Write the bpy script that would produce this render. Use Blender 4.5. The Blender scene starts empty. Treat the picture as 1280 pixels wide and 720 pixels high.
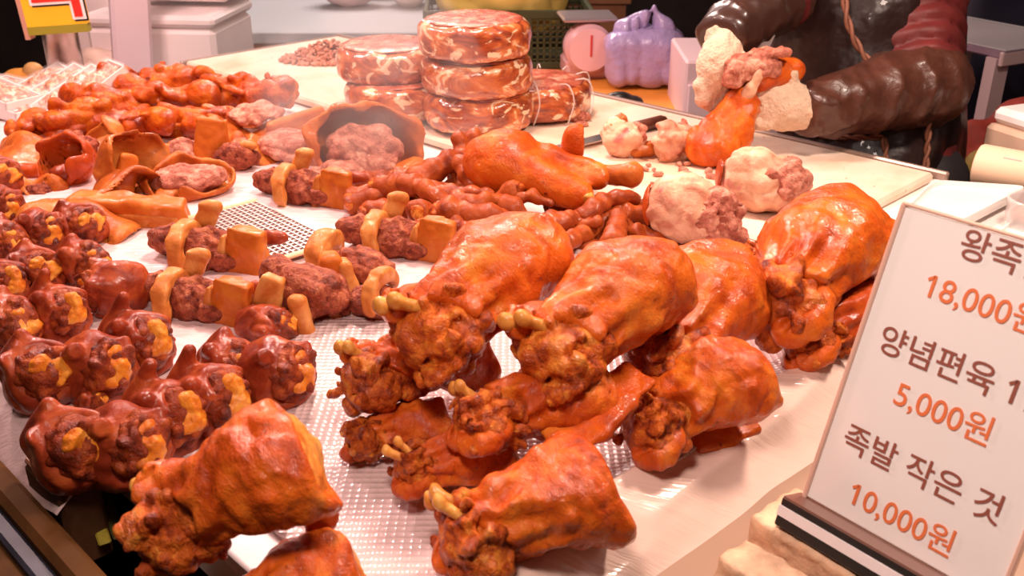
import bpy, math, random
import numpy as np
from mathutils import Vector, Matrix

S = bpy.context.scene
COL = S.collection
TZ = 0.80                      # height of the counter top above the floor
CH = 0.56                      # camera height above the counter
PITCH = math.radians(25)
FPX = 1244.0

# ------------------------------------------------------------------ camera
cam_d = bpy.data.cameras.new('camera')
cam = bpy.data.objects.new('camera', cam_d)
COL.objects.link(cam)
cam.location = (0, 0, TZ + CH)
cam.rotation_euler = (math.pi / 2 - PITCH, 0, 0)
cam_d.sensor_width = 36
cam_d.lens = FPX * 36 / 1280
cam_d.clip_start = 0.02
cam_d.dof.use_dof = True
cam_d.dof.focus_distance = 1.20
cam_d.dof.aperture_fstop = 11.0
S.camera = cam

# ------------------------------------------------------------------ world, lamps, exposure
S.view_settings.view_transform = 'Standard'
S.view_settings.look = 'None'
S.view_settings.gamma = 1
S.view_settings.use_curve_mapping = False
S.view_settings.exposure = 0.0
W = bpy.data.worlds.new('world')
S.world = W
W.use_nodes = True
W.node_tree.nodes['Background'].inputs[0].default_value = (1.0, 0.62, 0.52, 1)
W.node_tree.nodes['Background'].inputs[1].default_value = 0.05


def area(name, loc, target, size, power, color, size_y=None):
    d = bpy.data.lights.new(name, 'AREA')
    d.energy = power
    d.color = color
    d.size = size
    if size_y:
        d.shape = 'RECTANGLE'
        d.size_y = size_y
    o = bpy.data.objects.new(name, d)
    COL.objects.link(o)
    o.location = loc
    v = Vector(target) - Vector(loc)
    o.rotation_euler = v.to_track_quat('-Z', 'Y').to_euler()
    return o


area('stall_or_fill_lamp', (-0.15, 1.75, TZ + 1.25), (-0.05, 1.2, TZ), 0.20, 23, (1.0, 0.72, 0.62))
area('stall_or_fill_lamp', (0.75, 1.15, TZ + 1.15), (0.40, 0.95, TZ), 0.20, 20, (1.0, 0.77, 0.64))
area('stall_or_fill_lamp', (-1.15, 2.1, TZ + 1.25), (-0.8, 1.8, TZ), 0.22, 22, (1.0, 0.66, 0.62))
area('stall_or_fill_lamp', (-0.25, 0.15, TZ + 1.35), (0.15, 0.9, TZ), 0.26, 5, (1.0, 0.74, 0.64))  # added front fill from the viewer's side, not a lamp of the stall
area('sign_fill_lamp', (-0.08, 0.30, TZ + 0.80), (0.26, 0.72, TZ + .12), 0.12, 5.0, (1.0, 0.78, 0.68))  # added fill light, set close out of view to brighten the price sign
area('stall_or_fill_lamp', (-1.0, 1.35, TZ + 1.15), (-.95, 2.9, TZ - .1), 0.2, 11, (1.0, 0.68, 0.64))  # added fill light to brighten the front of the foam boxes
area('aisle_lamp', (-0.6, 4.1, TZ + 1.6), (-0.6, 3.2, TZ - .2), 1.0, 55, (1.0, 0.80, 0.74))


# ------------------------------------------------------------------ helpers: pixels to places
def ray(px, py):
    d = ((px - 640) / FPX, 1.0, -(py - 360) / FPX)
    c, s = math.cos(PITCH), math.sin(PITCH)
    return Vector((d[0], d[1] * c + d[2] * s, -d[1] * s + d[2] * c))


def at(px, py, z=0.0):
    """the point at height z above the counter seen at a pixel of the photograph"""
    w = ray(px, py)
    t = (z - CH) / w.z
    return Vector((0, 0, TZ + CH)) + t * w


def dep(px, py, d):
    """the point at optical depth d"""
    return Vector((0, 0, TZ + CH)) + d * ray(px, py)


R2 = math.sqrt(.5)


def st(s, t, z=0.0):
    """counter axes: s along the back-right direction, t along the front-right direction"""
    return Vector(((s + t) * R2, (s - t) * R2, TZ + z))


# ------------------------------------------------------------------ helpers: objects
def link(name, me, mat=None, parent=None):
    o = bpy.data.objects.new(name, me)
    COL.objects.link(o)
    if mat is not None and me is not None and len(me.materials) == 0:
        me.materials.append(mat)
    if parent is not None:
        o.parent = parent
    return o


def tag(o, label=None, cat=None, group=None, kind=None):
    if label:
        o['label'] = label
    if cat:
        o['category'] = cat
    if group:
        o['group'] = group
    if kind:
        o['kind'] = kind
    return o


def thing(name, label, cat, loc=(0, 0, 0), rz=0, group=None):
    o = bpy.data.objects.new(name, None)
    o.empty_display_size = .02
    COL.objects.link(o)
    o.location = loc
    o.rotation_euler = (0, 0, rz)
    return tag(o, label, cat, group)


def copy_thing(o, label, loc=None, rot=None, scale=None):
    c = o.copy()
    COL.objects.link(c)
    for ch in o.children:
        k = ch.copy()
        COL.objects.link(k)
        k.parent = c
        for g in ch.children:
            q = g.copy()
            COL.objects.link(q)
            q.parent = k
    if label:
        c['label'] = label
    if loc is not None:
        c.location = loc
    if rot is not None:
        c.rotation_euler = rot
    if scale is not None:
        c.scale = scale
    return c


def mesh_from(V, F, smooth=True, name='m'):
    me = bpy.data.meshes.new(name)
    V = np.asarray(V, dtype=np.float32)
    if isinstance(F, np.ndarray):
        n, k = F.shape
        me.vertices.add(len(V))
        me.vertices.foreach_set('co', V.ravel())
        me.loops.add(n * k)
        me.loops.foreach_set('vertex_index', F.astype(np.int32).ravel())
        me.polygons.add(n)
        me.polygons.foreach_set('loop_start', np.arange(0, n * k, k, dtype=np.int32))
        me.update(calc_edges=True)
        me.validate()
    else:
        me.from_pydata([tuple(map(float, v)) for v in V], [], F)
        me.update()
    if smooth:
        me.polygons.foreach_set('use_smooth', np.ones(len(me.polygons), dtype=bool))
    return me


class MB:
    """collects boxes, tubes and lathes into one mesh"""

    def __init__(s):
        s.V, s.F = [], []

    def add(s, V, F):
        b = len(s.V)
        s.V += [tuple(v) for v in V]
        s.F += [tuple(i + b for i in f) for f in F]
        return s

    def box(s, c, d, M=None, bev=0.0):
        x, y, z = d[0] / 2, d[1] / 2, d[2] / 2
        if bev <= 0:
            V = [Vector((sx * x, sy * y, sz * z)) for sx in (-1, 1) for sy in (-1, 1) for sz in (-1, 1)]
            F = [(0, 1, 3, 2), (4, 6, 7, 5), (0, 4, 5, 1), (2, 3, 7, 6), (0, 2, 6, 4), (1, 5, 7, 3)]
        else:
            b = min(bev, x * .9, y * .9, z * .9)
            V, idx = [], {}
            for sx in (-1, 1):
                for sy in (-1, 1):
                    for sz in (-1, 1):
                        for k in range(3):
                            v = [sx * (x - b), sy * (y - b), sz * (z - b)]
                            v[k] = (sx * x, sy * y, sz * z)[k]
                            idx[(sx, sy, sz, k)] = len(V)
                            V.append(Vector(v))
            F = []
            for k in range(3):
                a, c2 = [q for q in range(3) if q != k]
                for sg in (-1, 1):
                    ring = []
                    for p, q in ((-1, -1), (1, -1), (1, 1), (-1, 1)):
                        t = [0, 0, 0]
                        t[k] = sg
                        t[a] = p
                        t[c2] = q
                        ring.append(idx[(t[0], t[1], t[2], k)])
                    F.append(tuple(ring))
            for k in range(3):
                a, c2 = [q for q in range(3) if q != k]
                for p in (-1, 1):
                    for q in (-1, 1):
                        t1 = [0, 0, 0]
                        t1[a] = p
                        t1[c2] = q
                        t2 = list(t1)
                        t1[k] = -1
                        t2[k] = 1
                        F.append((idx[(*t1, a)], idx[(*t2, a)], idx[(*t2, c2)], idx[(*t1, c2)]))
            for sx in (-1, 1):
                for sy in (-1, 1):
                    for sz in (-1, 1):
                        F.append(tuple(idx[(sx, sy, sz, k)] for k in range(3)))
            F2 = []
            for f in F:                       # orient outwards
                n = (V[f[1]] - V[f[0]]).cross(V[f[2]] - V[f[0]])
                m = sum((V[i] for i in f), Vector()) / len(f)
                F2.append(f if n.dot(m) > 0 else tuple(reversed(f)))
            F = F2
        c = Vector(c)
        if M is None:
            V = [v + c for v in V]
        else:
            V = [c + M @ v for v in V]
        return s.add(V, F)

    def tube(s, pts, r, n=8, caps=True):
        pts = [Vector(p) for p in pts]
        rs = r if isinstance(r, (list, tuple)) else [r] * len(pts)
        V, F = [], []
        t0 = (pts[1] - pts[0]).normalized()
        ref = Vector((0, 0, 1)) if abs(t0.z) < .9 else Vector((1, 0, 0))
        u = t0.cross(ref).normalized()
        for i, p in enumerate(pts):
            a = pts[max(i - 1, 0)]
            b = pts[min(i + 1, len(pts) - 1)]
            t = (b - a).normalized()
            u = (u - t * u.dot(t)).normalized()
            w = t.cross(u)
            for k in range(n):
                th = 2 * math.pi * k / n
                V.append(p + rs[i] * (math.cos(th) * u + math.sin(th) * w))
        for i in range(len(pts) - 1):
            for k in range(n):
                F.append((i * n + k, i * n + (k + 1) % n, (i + 1) * n + (k + 1) % n, (i + 1) * n + k))
        if caps:
            F.append(tuple(reversed(range(n))))
            F.append(tuple(range((len(pts) - 1) * n, len(pts) * n)))
        return s.add(V, F)

    def lathe(s, prof, n=32, c=(0, 0, 0), M=None):
        V, F = [], []
        c = Vector(c)
        for (r, z) in prof:
            for k in range(n):
                th = 2 * math.pi * k / n
                v = Vector((r * math.cos(th), r * math.sin(th), z))
                V.append(c + (M @ v if M else v))
        for i in range(len(prof) - 1):
            for k in range(n):
                F.append((i * n + k, i * n + (k + 1) % n, (i + 1) * n + (k + 1) % n, (i + 1) * n + k))
        F.append(tuple(reversed(range(n))))
        F.append(tuple(range((len(prof) - 1) * n, len(prof) * n)))
        return s.add(V, F)

    def build(s, name, mat, parent=None, smooth=False):
        me = mesh_from(s.V, s.F, smooth, name)
        return link(name, me, mat, parent)


def smooth_pts(P, n=6):
    """Catmull-Rom through control points"""
    P = [Vector(p) for p in P]
    out = []
    for i in range(len(P) - 1):
        p0 = P[max(i - 1, 0)]
        p1, p2 = P[i], P[i + 1]
        p3 = P[min(i + 2, len(P) - 1)]
        for k in range(n):
            t = k / n
            out.append(.5 * ((2 * p1) + (p2 - p0) * t + (2 * p0 - 5 * p1 + 4 * p2 - p3) * t * t + (3 * p1 - p0 - 3 * p2 + p3) * t ** 3))
    out.append(P[-1])
    return out


# ------------------------------------------------------------------ helpers: noise and implicit surfaces
def _hash(ix, iy, iz):
    h = ix.astype(np.uint32) * np.uint32(374761393) + iy.astype(np.uint32) * np.uint32(668265263) + iz.astype(np.uint32) * np.uint32(2246822519)
    h = (h ^ (h >> np.uint32(13))) * np.uint32(1274126177)
    h = h ^ (h >> np.uint32(16))
    return (h & np.uint32(0xFFFF)).astype(np.float32) / np.float32(32767.5) - np.float32(1)


def vn(P):
    P = P + np.float32(500.0)
    i = np.floor(P).astype(np.int32)
    f = (P - i).astype(np.float32)
    u = f * f * (3 - 2 * f)
    x, y, z = i[:, 0], i[:, 1], i[:, 2]
    ux, uy, uz = u[:, 0], u[:, 1], u[:, 2]
    r = []
    for dz in (0, 1):
        a = _hash(x, y, z + dz) * (1 - ux) + _hash(x + 1, y, z + dz) * ux
        b = _hash(x, y + 1, z + dz) * (1 - ux) + _hash(x + 1, y + 1, z + dz) * ux
        r.append(a * (1 - uy) + b * uy)
    return r[0] * (1 - uz) + r[1] * uz


def fbm(P, f, o=2, seed=0):
    P = np.asarray(P, dtype=np.float32)
    s, a, t = 0, 1.0, 0
    for k in range(o):
        s = s + a * vn(P * np.float32(f) + np.float32(17.3 * seed + 5.7 * k))
        t += a
        a *= .5
        f *= 2.03
    return s / t


def ridge(P, f, seed=0):
    return 1 - 2 * np.abs(fbm(P, f, 1, seed))


def worley(P, f, seed=0, stretch=(1, 1, 1)):
    Q = (np.asarray(P, np.float32) * A(*stretch) * np.float32(f) + np.float32(300 + seed * 7.3))
    i0 = np.floor(Q).astype(np.int32)
    best = np.full(len(Q), 9., np.float32)
    tone = np.zeros(len(Q), np.float32)
    for dx in (-1, 0, 1):
        for dy in (-1, 0, 1):
            for dz in (-1, 0, 1):
                c = i0 + np.array([dx, dy, dz], np.int32)
                j = np.stack([_hash(c[:, 0] + 11 * k, c[:, 1] + 5 * k, c[:, 2] + 3 * k) for k in (1, 2, 3)], 1) * .5 + .5
                d = np.linalg.norm(c + j - Q, axis=1)
                m = d < best
                best = np.where(m, d, best)
                tone = np.where(m, _hash(c[:, 0], c[:, 1] + 77, c[:, 2]) * .5 + .5, tone)
    return best, tone


def A(*v):
    return np.array(v, dtype=np.float32)


def ell(P, c, r, M=None):
    q = P - A(*c)
    if M is not None:
        q = q @ np.array(M, dtype=np.float32)      # columns of M are the local axes
    r = A(*r)
    k0 = np.linalg.norm(q / r, axis=1)
    k1 = np.linalg.norm(q / (r * r), axis=1) + 1e-9
    return k0 * (k0 - 1) / k1


def cap(P, a, b, ra, rb=None):
    rb = ra if rb is None else rb
    a, b = A(*a), A(*b)
    pa, ba = P - a, b - a
    h = np.clip((pa @ ba) / (ba @ ba + 1e-12), 0, 1)
    return np.linalg.norm(pa - h[:, None] * ba, axis=1) - (ra + (rb - ra) * h)


def rbox(P, c, h, r, M=None):
    q = P - A(*c)
    if M is not None:
        q = q @ np.array(M, dtype=np.float32)
    q = np.abs(q) - (A(*h) - r)
    return np.linalg.norm(np.maximum(q, 0), axis=1) + np.minimum(q.max(axis=1), 0) - r


def sm(a, b, k=.01):
    h = np.clip(.5 + .5 * (b - a) / k, 0, 1)
    return b * (1 - h) + a * h - k * h * (1 - h)


def smax(a, b, k=.01):
    return -sm(-a, -b, k)


def cr(xs, ys, x):
    """smooth interpolation of a station table"""
    xs, ys = np.array(xs, float), np.array(ys, float)
    t = np.linspace(xs[0], xs[-1], 80)
    m = np.gradient(ys, xs)
    i = np.clip(np.searchsorted(xs, t) - 1, 0, len(xs) - 2)
    h = xs[i + 1] - xs[i]
    u = (t - xs[i]) / h
    y = (2 * u ** 3 - 3 * u ** 2 + 1) * ys[i] + (u ** 3 - 2 * u ** 2 + u) * h * m[i] + (-2 * u ** 3 + 3 * u ** 2) * ys[i + 1] + (u ** 3 - u ** 2) * h * m[i + 1]
    return np.interp(x, t, y).astype(np.float32)


def sdf(fn, lo, hi, h, name='m', wor=None):
    lo, hi = A(*lo), A(*hi)
    n = np.ceil((hi - lo) / h).astype(int) + 1
    g = [lo[k] + h * np.arange(n[k], dtype=np.float32) for k in range(3)]
    X = np.stack(np.meshgrid(*g, indexing='ij'), -1).reshape(-1, 3).astype(np.float32)
    V = fn(X).reshape(n).astype(np.float32)
    for ax in range(3):                                # close at the borders
        sl = [slice(None)] * 3
        for e in (0, -1):
            sl[ax] = e
            V[tuple(sl)] = np.maximum(V[tuple(sl)], h * .5)
    Sg = V < 0
    nx, ny, nz = n
    c = np.zeros((nx - 1, ny - 1, nz - 1), np.int8)
    for a in (0, 1):
        for b in (0, 1):
            for d in (0, 1):
                c += Sg[a:nx - 1 + a, b:ny - 1 + b, d:nz - 1 + d]
    act = (c > 0) & (c < 8)
    I, J, K = np.nonzero(act)
    idx = -np.ones(act.shape, np.int32)
    idx[I, J, K] = np.arange(len(I))
    acc = np.zeros((len(I), 3), np.float32)
    cnt = np.zeros(len(I), np.float32)
    for ax in range(3):
        e = np.zeros(3, int)
        e[ax] = 1
        o1, o2 = [k for k in range(3) if k != ax]
        for p in (0, 1):
            for q in (0, 1):
                o = np.zeros(3, int)
                o[o1] = p
                o[o2] = q
                v0 = V[I + o[0], J + o[1], K + o[2]]
                v1 = V[I + o[0] + e[0], J + o[1] + e[1], K + o[2] + e[2]]
                x = (v0 < 0) != (v1 < 0)
                t = np.where(x, v0 / np.where(x, v0 - v1, 1), 0)
                acc += np.where(x[:, None], o + t[:, None] * e, 0).astype(np.float32)
                cnt += x
    P = (np.stack([I, J, K], 1) + acc / cnt[:, None]) * h + lo
    Fs = []
    for ax in range(3):
        b, d = (ax + 1) % 3, (ax + 2) % 3
        sl0 = [slice(1, -1)] * 3
        sl1 = [slice(1, -1)] * 3
        sl0[ax] = slice(0, -1)
        sl1[ax] = slice(1, None)
        s0, s1 = Sg[tuple(sl0)], Sg[tuple(sl1)]
        x = s0 != s1
        ijk = np.stack(np.nonzero(x), 1)
        inside = s0[x]
        ijk[:, b] += 1
        ijk[:, d] += 1
        def cell(db, dd):
            q = ijk.copy()
            q[:, b] += db
            q[:, d] += dd
            return idx[q[:, 0], q[:, 1], q[:, 2]]
        F = np.stack([cell(-1, -1), cell(0, -1), cell(0, 0), cell(-1, 0)], 1)
        F[~inside] = F[~inside][:, ::-1]
        Fs.append(F)
    F = np.concatenate(Fs)
    tone = None
    if wor:
        f, amp, seed = wor[:3]
        F1, tone = worley(P, f, seed, wor[3] if len(wor) > 3 else (1, 1, 1))
        fn_ = np.cross(P[F[:, 2]] - P[F[:, 0]], P[F[:, 3]] - P[F[:, 1]])
        N = np.zeros_like(P)
        for k in range(4):
            np.add.at(N, F[:, k], fn_)
        N /= np.linalg.norm(N, axis=1)[:, None] + 1e-12
        P = P + N * (amp * (.55 - 1.5 * F1 * F1))[:, None]
    me = mesh_from(P, F, True, name)
    if tone is not None and len(me.vertices) == len(tone):
        at_ = me.attributes.new('tone', 'FLOAT', 'POINT')
        at_.data.foreach_set('value', tone.astype(np.float32))
    return me


# ------------------------------------------------------------------ materials
def nodes(name):
    m = bpy.data.materials.new(name)
    m.use_nodes = True
    nt = m.node_tree
    return m, nt, nt.nodes['Principled BSDF']


def ramp(nt, fac, stops):
    r = nt.nodes.new('ShaderNodeValToRGB')
    el = r.color_ramp.elements
    while len(el) < len(stops):
        el.new(.5)
    for e, (p, c) in zip(el, stops):
        e.position = p
        e.color = (*c, 1)
    nt.links.new(fac, r.inputs[0])
    return r.outputs[0]


def noise(nt, scale, detail=3, rough=.55, vec=None, dist=0):
    n = nt.nodes.new('ShaderNodeTexNoise')
    n.inputs['Scale'].default_value = scale
    n.inputs['Detail'].default_value = detail
    n.inputs['Roughness'].default_value = rough
    n.inputs['Distortion'].default_value = dist
    if vec is not None:
        nt.links.new(vec, n.inputs['Vector'])
    return n.outputs['Fac']


def coords(nt):
    """object coordinates shifted by a random amount per object"""
    tc = nt.nodes.new('ShaderNodeTexCoord')
    oi = nt.nodes.new('ShaderNodeObjectInfo')
    mu = nt.nodes.new('ShaderNodeMath')
    mu.operation = 'MULTIPLY'
    mu.inputs[1].default_value = 13.0
    nt.links.new(oi.outputs['Random'], mu.inputs[0])
    ad = nt.nodes.new('ShaderNodeVectorMath')
    ad.operation = 'ADD'
    nt.links.new(tc.outputs['Object'], ad.inputs[0])
    nt.links.new(mu.outputs[0], ad.inputs[1])
    return ad.outputs[0]


def bump(nt, h, strength, distance, normal=None):
    b = nt.nodes.new('ShaderNodeBump')
    b.inputs['Strength'].default_value = strength
    b.inputs['Distance'].default_value = distance
    nt.links.new(h, b.inputs['Height'])
    if normal is not None:
        nt.links.new(normal, b.inputs['Normal'])
    return b.outputs[0]


def mix(nt, a, b, fac):
    m = nt.nodes.new('ShaderNodeMix')
    m.data_type = 'RGBA'
    for v, i in ((a, 6), (b, 7)):
        if isinstance(v, tuple):
            m.inputs[i].default_value = (*v, 1)
        else:
            nt.links.new(v, m.inputs[i])
    if isinstance(fac, float):
        m.inputs[0].default_value = fac
    else:
        nt.links.new(fac, m.inputs[0])
    return m.outputs[2]


def meat(name, stops, sc=14, rough=.35, coat=.4, b1=(60, .5, .002), b2=(260, .4, .0006), sss=0.0, speck=None, dist=.6, spec=.5, tone=0.0):
    m, nt, p = nodes(name)
    v = coords(nt)
    f0 = noise(nt, sc, 4, .6, v, dist)
    if tone:
        an = nt.nodes.new('ShaderNodeAttribute')
        an.attribute_name = 'tone'
        ma = nt.nodes.new('ShaderNodeMath')
        ma.operation = 'MULTIPLY_ADD'
        ma.inputs[1].default_value = tone
        ma.inputs[2].default_value = -tone * .5
        nt.links.new(an.outputs['Fac'], ma.inputs[0])
        ad = nt.nodes.new('ShaderNodeMath')
        ad.operation = 'ADD'
        nt.links.new(f0, ad.inputs[0])
        nt.links.new(ma.outputs[0], ad.inputs[1])
        f0 = ad.outputs[0]
    c = ramp(nt, f0, stops)
    if speck:
        f = ramp(nt, noise(nt, speck[1], 2, .5, v), [(speck[2], (0, 0, 0)), (speck[2] + .08, (1, 1, 1))])
        c = mix(nt, c, speck[0], f)
    nt.links.new(c, p.inputs['Base Color'])
    n1 = bump(nt, noise(nt, b1[0], 4, .65, v, .5), b1[1], b1[2] * 1.3)
    n2 = bump(nt, noise(nt, b2[0], 3, .65, v), min(1, b2[1] * 1.7), b2[2] * 1.3, n1)
    nt.links.new(n2, p.inputs['Normal'])
    rr = nt.nodes.new('ShaderNodeMapRange')
    rr.inputs['To Min'].default_value = rough * .75
    rr.inputs['To Max'].default_value = min(1, rough * 1.4)
    nt.links.new(noise(nt, 60, 4, .6, v), rr.inputs['Value'])
    cw = nt.nodes.new('ShaderNodeMapRange')
    cw.inputs['From Min'].default_value = .49
    cw.inputs['From Max'].default_value = .60
    cw.inputs['To Max'].default_value = min(1, coat * 1.5)
    nt.links.new(noise(nt, 26, 4, .65, v, .8), cw.inputs['Value'])
    nt.links.new(cw.outputs[0], p.inputs['Coat Weight'])
    nt.links.new(rr.outputs[0], p.inputs['Roughness'])
    p.inputs['Specular IOR Level'].default_value = spec * .36
    p.inputs['Coat Roughness'].default_value = .11
    nt.links.new(n2, p.inputs['Coat Normal'])
    if sss:
        p.inputs['Subsurface Weight'].default_value = sss
        p.inputs['Subsurface Radius'].default_value = (.02, .006, .003)
        p.inputs['Subsurface Scale'].default_value = .4
    return m


def plain(name, col, rough=.5, metal=0.0, spec=.5, var=0.0, sc=20, coat=0.0, trans=0.0, alpha=1.0, bmp=None):
    m, nt, p = nodes(name)
    p.inputs['Base Color'].default_value = (*col, 1)
    v = coords(nt)
    if var:
        lo = tuple(max(0, c * (1 - var)) for c in col)
        hi = tuple(min(1, c * (1 + var)) for c in col)
        nt.links.new(ramp(nt, noise(nt, sc, 4, .6, v), [(.3, lo), (.7, hi)]), p.inputs['Base Color'])
    if bmp:
        nt.links.new(bump(nt, noise(nt, bmp[0], 3, .6, v), bmp[1], bmp[2]), p.inputs['Normal'])
    p.inputs['Roughness'].default_value = rough
    p.inputs['Metallic'].default_value = metal
    p.inputs['Specular IOR Level'].default_value = spec
    p.inputs['Coat Weight'].default_value = coat
    p.inputs['Transmission Weight'].default_value = trans
    p.inputs['Alpha'].default_value = alpha
    return m


SKIN = meat('braised_skin', [(0.25, (0.264, 0.0282, 0.0048)), (0.43, (0.4928, 0.0705, 0.0072)), (0.58, (0.616, 0.119, 0.0112)), (0.76, (0.7216, 0.2204, 0.028))], 19, .30, .7, (60, .55, .003), (260, .6, .0008), speck=((.22, .03, .01), 90, .70))
SKIN_RED = meat('braised_skin_red', [(0.25, (0.2288, 0.0233, 0.0056)), (0.5, (0.44, 0.0591, 0.008)), (0.75, (0.5984, 0.112, 0.0144))], 14, .36, .5, (40, .4, .003), (260, .35, .0006), speck=((.2, .03, .01), 90, .72))
DARK = meat('dark_skin', [(0.25, (0.128, 0.0137, 0.006)), (0.48, (0.272, 0.036, 0.012)), (0.72, (0.464, 0.0936, 0.024))], 34, .34, .45, (60, .4, .002), (350, .35, .0005))
FOOT = meat('knuckle_meat', [(0.26, (0.1564, 0.018, 0.0045)), (0.42, (0.4048, 0.063, 0.0081)), (0.58, (0.5888, 0.126, 0.0135)), (0.74, (0.7176, 0.243, 0.0342))], 50, .32, .55, (95, 1.0, .004), (300, .6, .001), tone=0.22)
DFOOT = meat('dark_knuckle_meat', [(0.3, (0.09, 0.011, 0.0043)), (0.5, (0.243, 0.034, 0.0093)), (0.7, (0.432, 0.085, 0.017))], 50, .35, .4, (130, .9, .003), (350, .5, .001), tone=0.18)
BONE = meat('bone', [(.3, (.42, .12, .020)), (.55, (.66, .28, .055)), (.75, (.80, .44, .13))], 40, .3, .4, (80, .4, .001), (300, .3, .0005))
TENDON = meat('tendon', [(.3, (.48, .10, .012)), (.5, (.68, .20, .018)), (.75, (.80, .36, .055))], 45, .28, .5, (120, .7, .002), (350, .4, .0006), tone=0.2)
FAT = meat('fat_edge', [(.3, (.48, .11, .016)), (.5, (.66, .21, .035)), (.75, (.80, .38, .10))], 26, .4, .3, (90, .5, .002), (300, .4, .0006))
LEAN = meat('lean_meat', [(0.28, (0.144, 0.027, 0.0144)), (0.5, (0.324, 0.0675, 0.0324)), (0.72, (0.558, 0.171, 0.0765))], 75, .5, .15, (120, 1.0, .004), (350, .6, .0012), speck=((.14, .02, .01), 80, .64), tone=0.2)
LEAN_PINK = meat('pink_lean_meat', [(.28, (.34, .09, .055)), (.5, (.56, .19, .125)), (.72, (.76, .38, .26))], 60, .5, .15, (120, 1.0, .004), (350, .6, .0012), tone=0.2)
CUTSKIN = meat('cut_skin', [(0.3, (0.4128, 0.0798, 0.0108)), (0.5, (0.5504, 0.1302, 0.0162)), (0.75, (0.6708, 0.2268, 0.0405))], 20, .36, .35, (60, .3, .002), (300, .35, .0006))
RIND = meat('pale_rind', [(0.3, (0.414, 0.1012, 0.02)), (0.5, (0.594, 0.1932, 0.042)), (0.75, (0.72, 0.3496, 0.11))], 26, .4, .3, (70, .35, .002), (300, .3, .0006))
PALE = meat('pale_boiled_meat', [(.3, (.48, .17, .10)), (.5, (.70, .38, .24)), (.7, (.82, .56, .38))], 22, .42, .3, (60, .5, .003), (260, .4, .0008), speck=((.62, .2, .17), 30, .62), tone=0.15)
HEADSKIN = meat('head_skin', [(0.28, (0.2788, 0.0507, 0.0102)), (0.5, (0.4756, 0.1092, 0.017)), (0.72, (0.6232, 0.2106, 0.0425))], 15, .36, .4, (50, .5, .003), (260, .4, .0007))
GLAZE = meat('glazed_meat', [(0.25, (0.208, 0.0218, 0.004)), (0.5, (0.464, 0.0685, 0.0064)), (0.75, (0.64, 0.1672, 0.0144))], 28, .26, .8, (70, .7, .004), (220, .6, .0012), tone=0.18)
TAIL = meat('tail_skin', [(0.28, (0.192, 0.028, 0.009)), (0.5, (0.352, 0.0624, 0.0126)), (0.72, (0.496, 0.116, 0.0234))], 30, .38, .3, (90, .5, .002), (300, .4, .0006))
CRUMB = meat('ground_meat', [(.28, (.34, .11, .07)), (.5, (.52, .21, .14)), (.72, (.70, .36, .25))], 60, .55, .1, (120, .8, .003), (350, .5, .001))

WHITE = plain('white_foam', (.86, .80, .78), .6, var=.04, sc=6)
PAPERW = plain('white_panel', (.90, .84, .82), .35, coat=.3)
CHROME = plain('steel', (.40, .31, .27), .32, 1.0)
BLACKP = plain('black_plastic', (.02, .017, .016), .35)
DARKWALL = plain('dark_backdrop', (.035, .02, .018), .8, var=.5, sc=2)
WOODM = plain('orange_brown_wood', (.080, .030, .006), .75, spec=.15, var=.3, sc=9, bmp=(60, .3, .002))
DARKM = plain('dark_panel', (.03, .014, .010), .6, var=.4, sc=5)


def tint(name, col, **k):
    return plain(name, col, **k)


def plastic_sheet_mat(name, col, sc, dots=False, rough=.3, rot=.5, scl=(1.0, 3.0, 1.0), bs=.55):
    m, nt, p = nodes(name)
    tc = nt.nodes.new('ShaderNodeTexCoord')
    v = tc.outputs['Object']
    lo = tuple(c * .92 for c in col)
    nt.links.new(ramp(nt, noise(nt, 7, 4, .6, v), [(.35, lo), (.65, col)]), p.inputs['Base Color'])
    mp = nt.nodes.new('ShaderNodeMapping')
    mp.inputs['Scale'].default_value = scl
    mp.inputs['Rotation'].default_value = (0, 0, rot)
    nt.links.new(v, mp.inputs['Vector'])
    n = bump(nt, noise(nt, sc, 4, .62, mp.outputs[0], .8), bs, .004)
    if dots:
        vo = nt.nodes.new('ShaderNodeTexVoronoi')
        vo.inputs['Scale'].default_value = 130
        vo.inputs['Randomness'].default_value = .0
        nt.links.new(v, vo.inputs['Vector'])
        n = bump(nt, vo.outputs['Distance'], .9, .0035, n)
    nt.links.new(n, p.inputs['Normal'])
    p.inputs['Roughness'].default_value = rough
    p.inputs['Coat Weight'].default_value = .4
    p.inputs['Coat Roughness'].default_value = .1
    nt.links.new(n, p.inputs['Coat Normal'])
    return m


SHEET = plastic_sheet_mat('white_plastic_sheet', (.83, .615, .605), 16, bs=1.0)
TRAY = plastic_sheet_mat('embossed_plastic', (.74, .56, .55), 9, True, .22)
FILM = plastic_sheet_mat('thick_clear_film', (.82, .60, .51), 9, False, .14, -math.pi / 4, (.25, 3.2, 1.0), 1.0)
BOARD = meat('cutting_board', [(.27, (.66, .36, .22)), (.40, (.76, .50, .35)), (.55, (.83, .63, .49)), (.8, (.86, .70, .57))], 4.5, .5, 0, (200, .2, .0006), (400, .1, .0003), speck=((.55, .22, .11), 75, .70))


def glass(name, col=(1, 1, 1), alpha=.25, rough=.05):
    m = plain(name, col, rough, spec=.7, alpha=alpha)
    return m


CLEAR = glass('clear_plastic', (.95, .90, .88), .35, .12)
WRAP = glass('shrink_wrap', (1, .9, .85), .12, .08)

# ================================================================== LARGE STRUCTURE
def struct(name, c, d, mat, M=None, bev=0):
    o = MB().box((0, 0, 0), d, M, bev).build(name, mat)
    o.location = c
    return tag(o, kind='structure')


RZ45 = math.radians(45)
ROT = Matrix.Rotation(RZ45, 3, 'Z')
struct('floor', (0, 3, -.02), (12, 11, .04), plain('wet_floor', (.06, .045, .04), .35, var=.4, sc=3))
struct('wall_back', (0, 6.2, 1.4), (12, .1, 2.8), DARKWALL)

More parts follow.
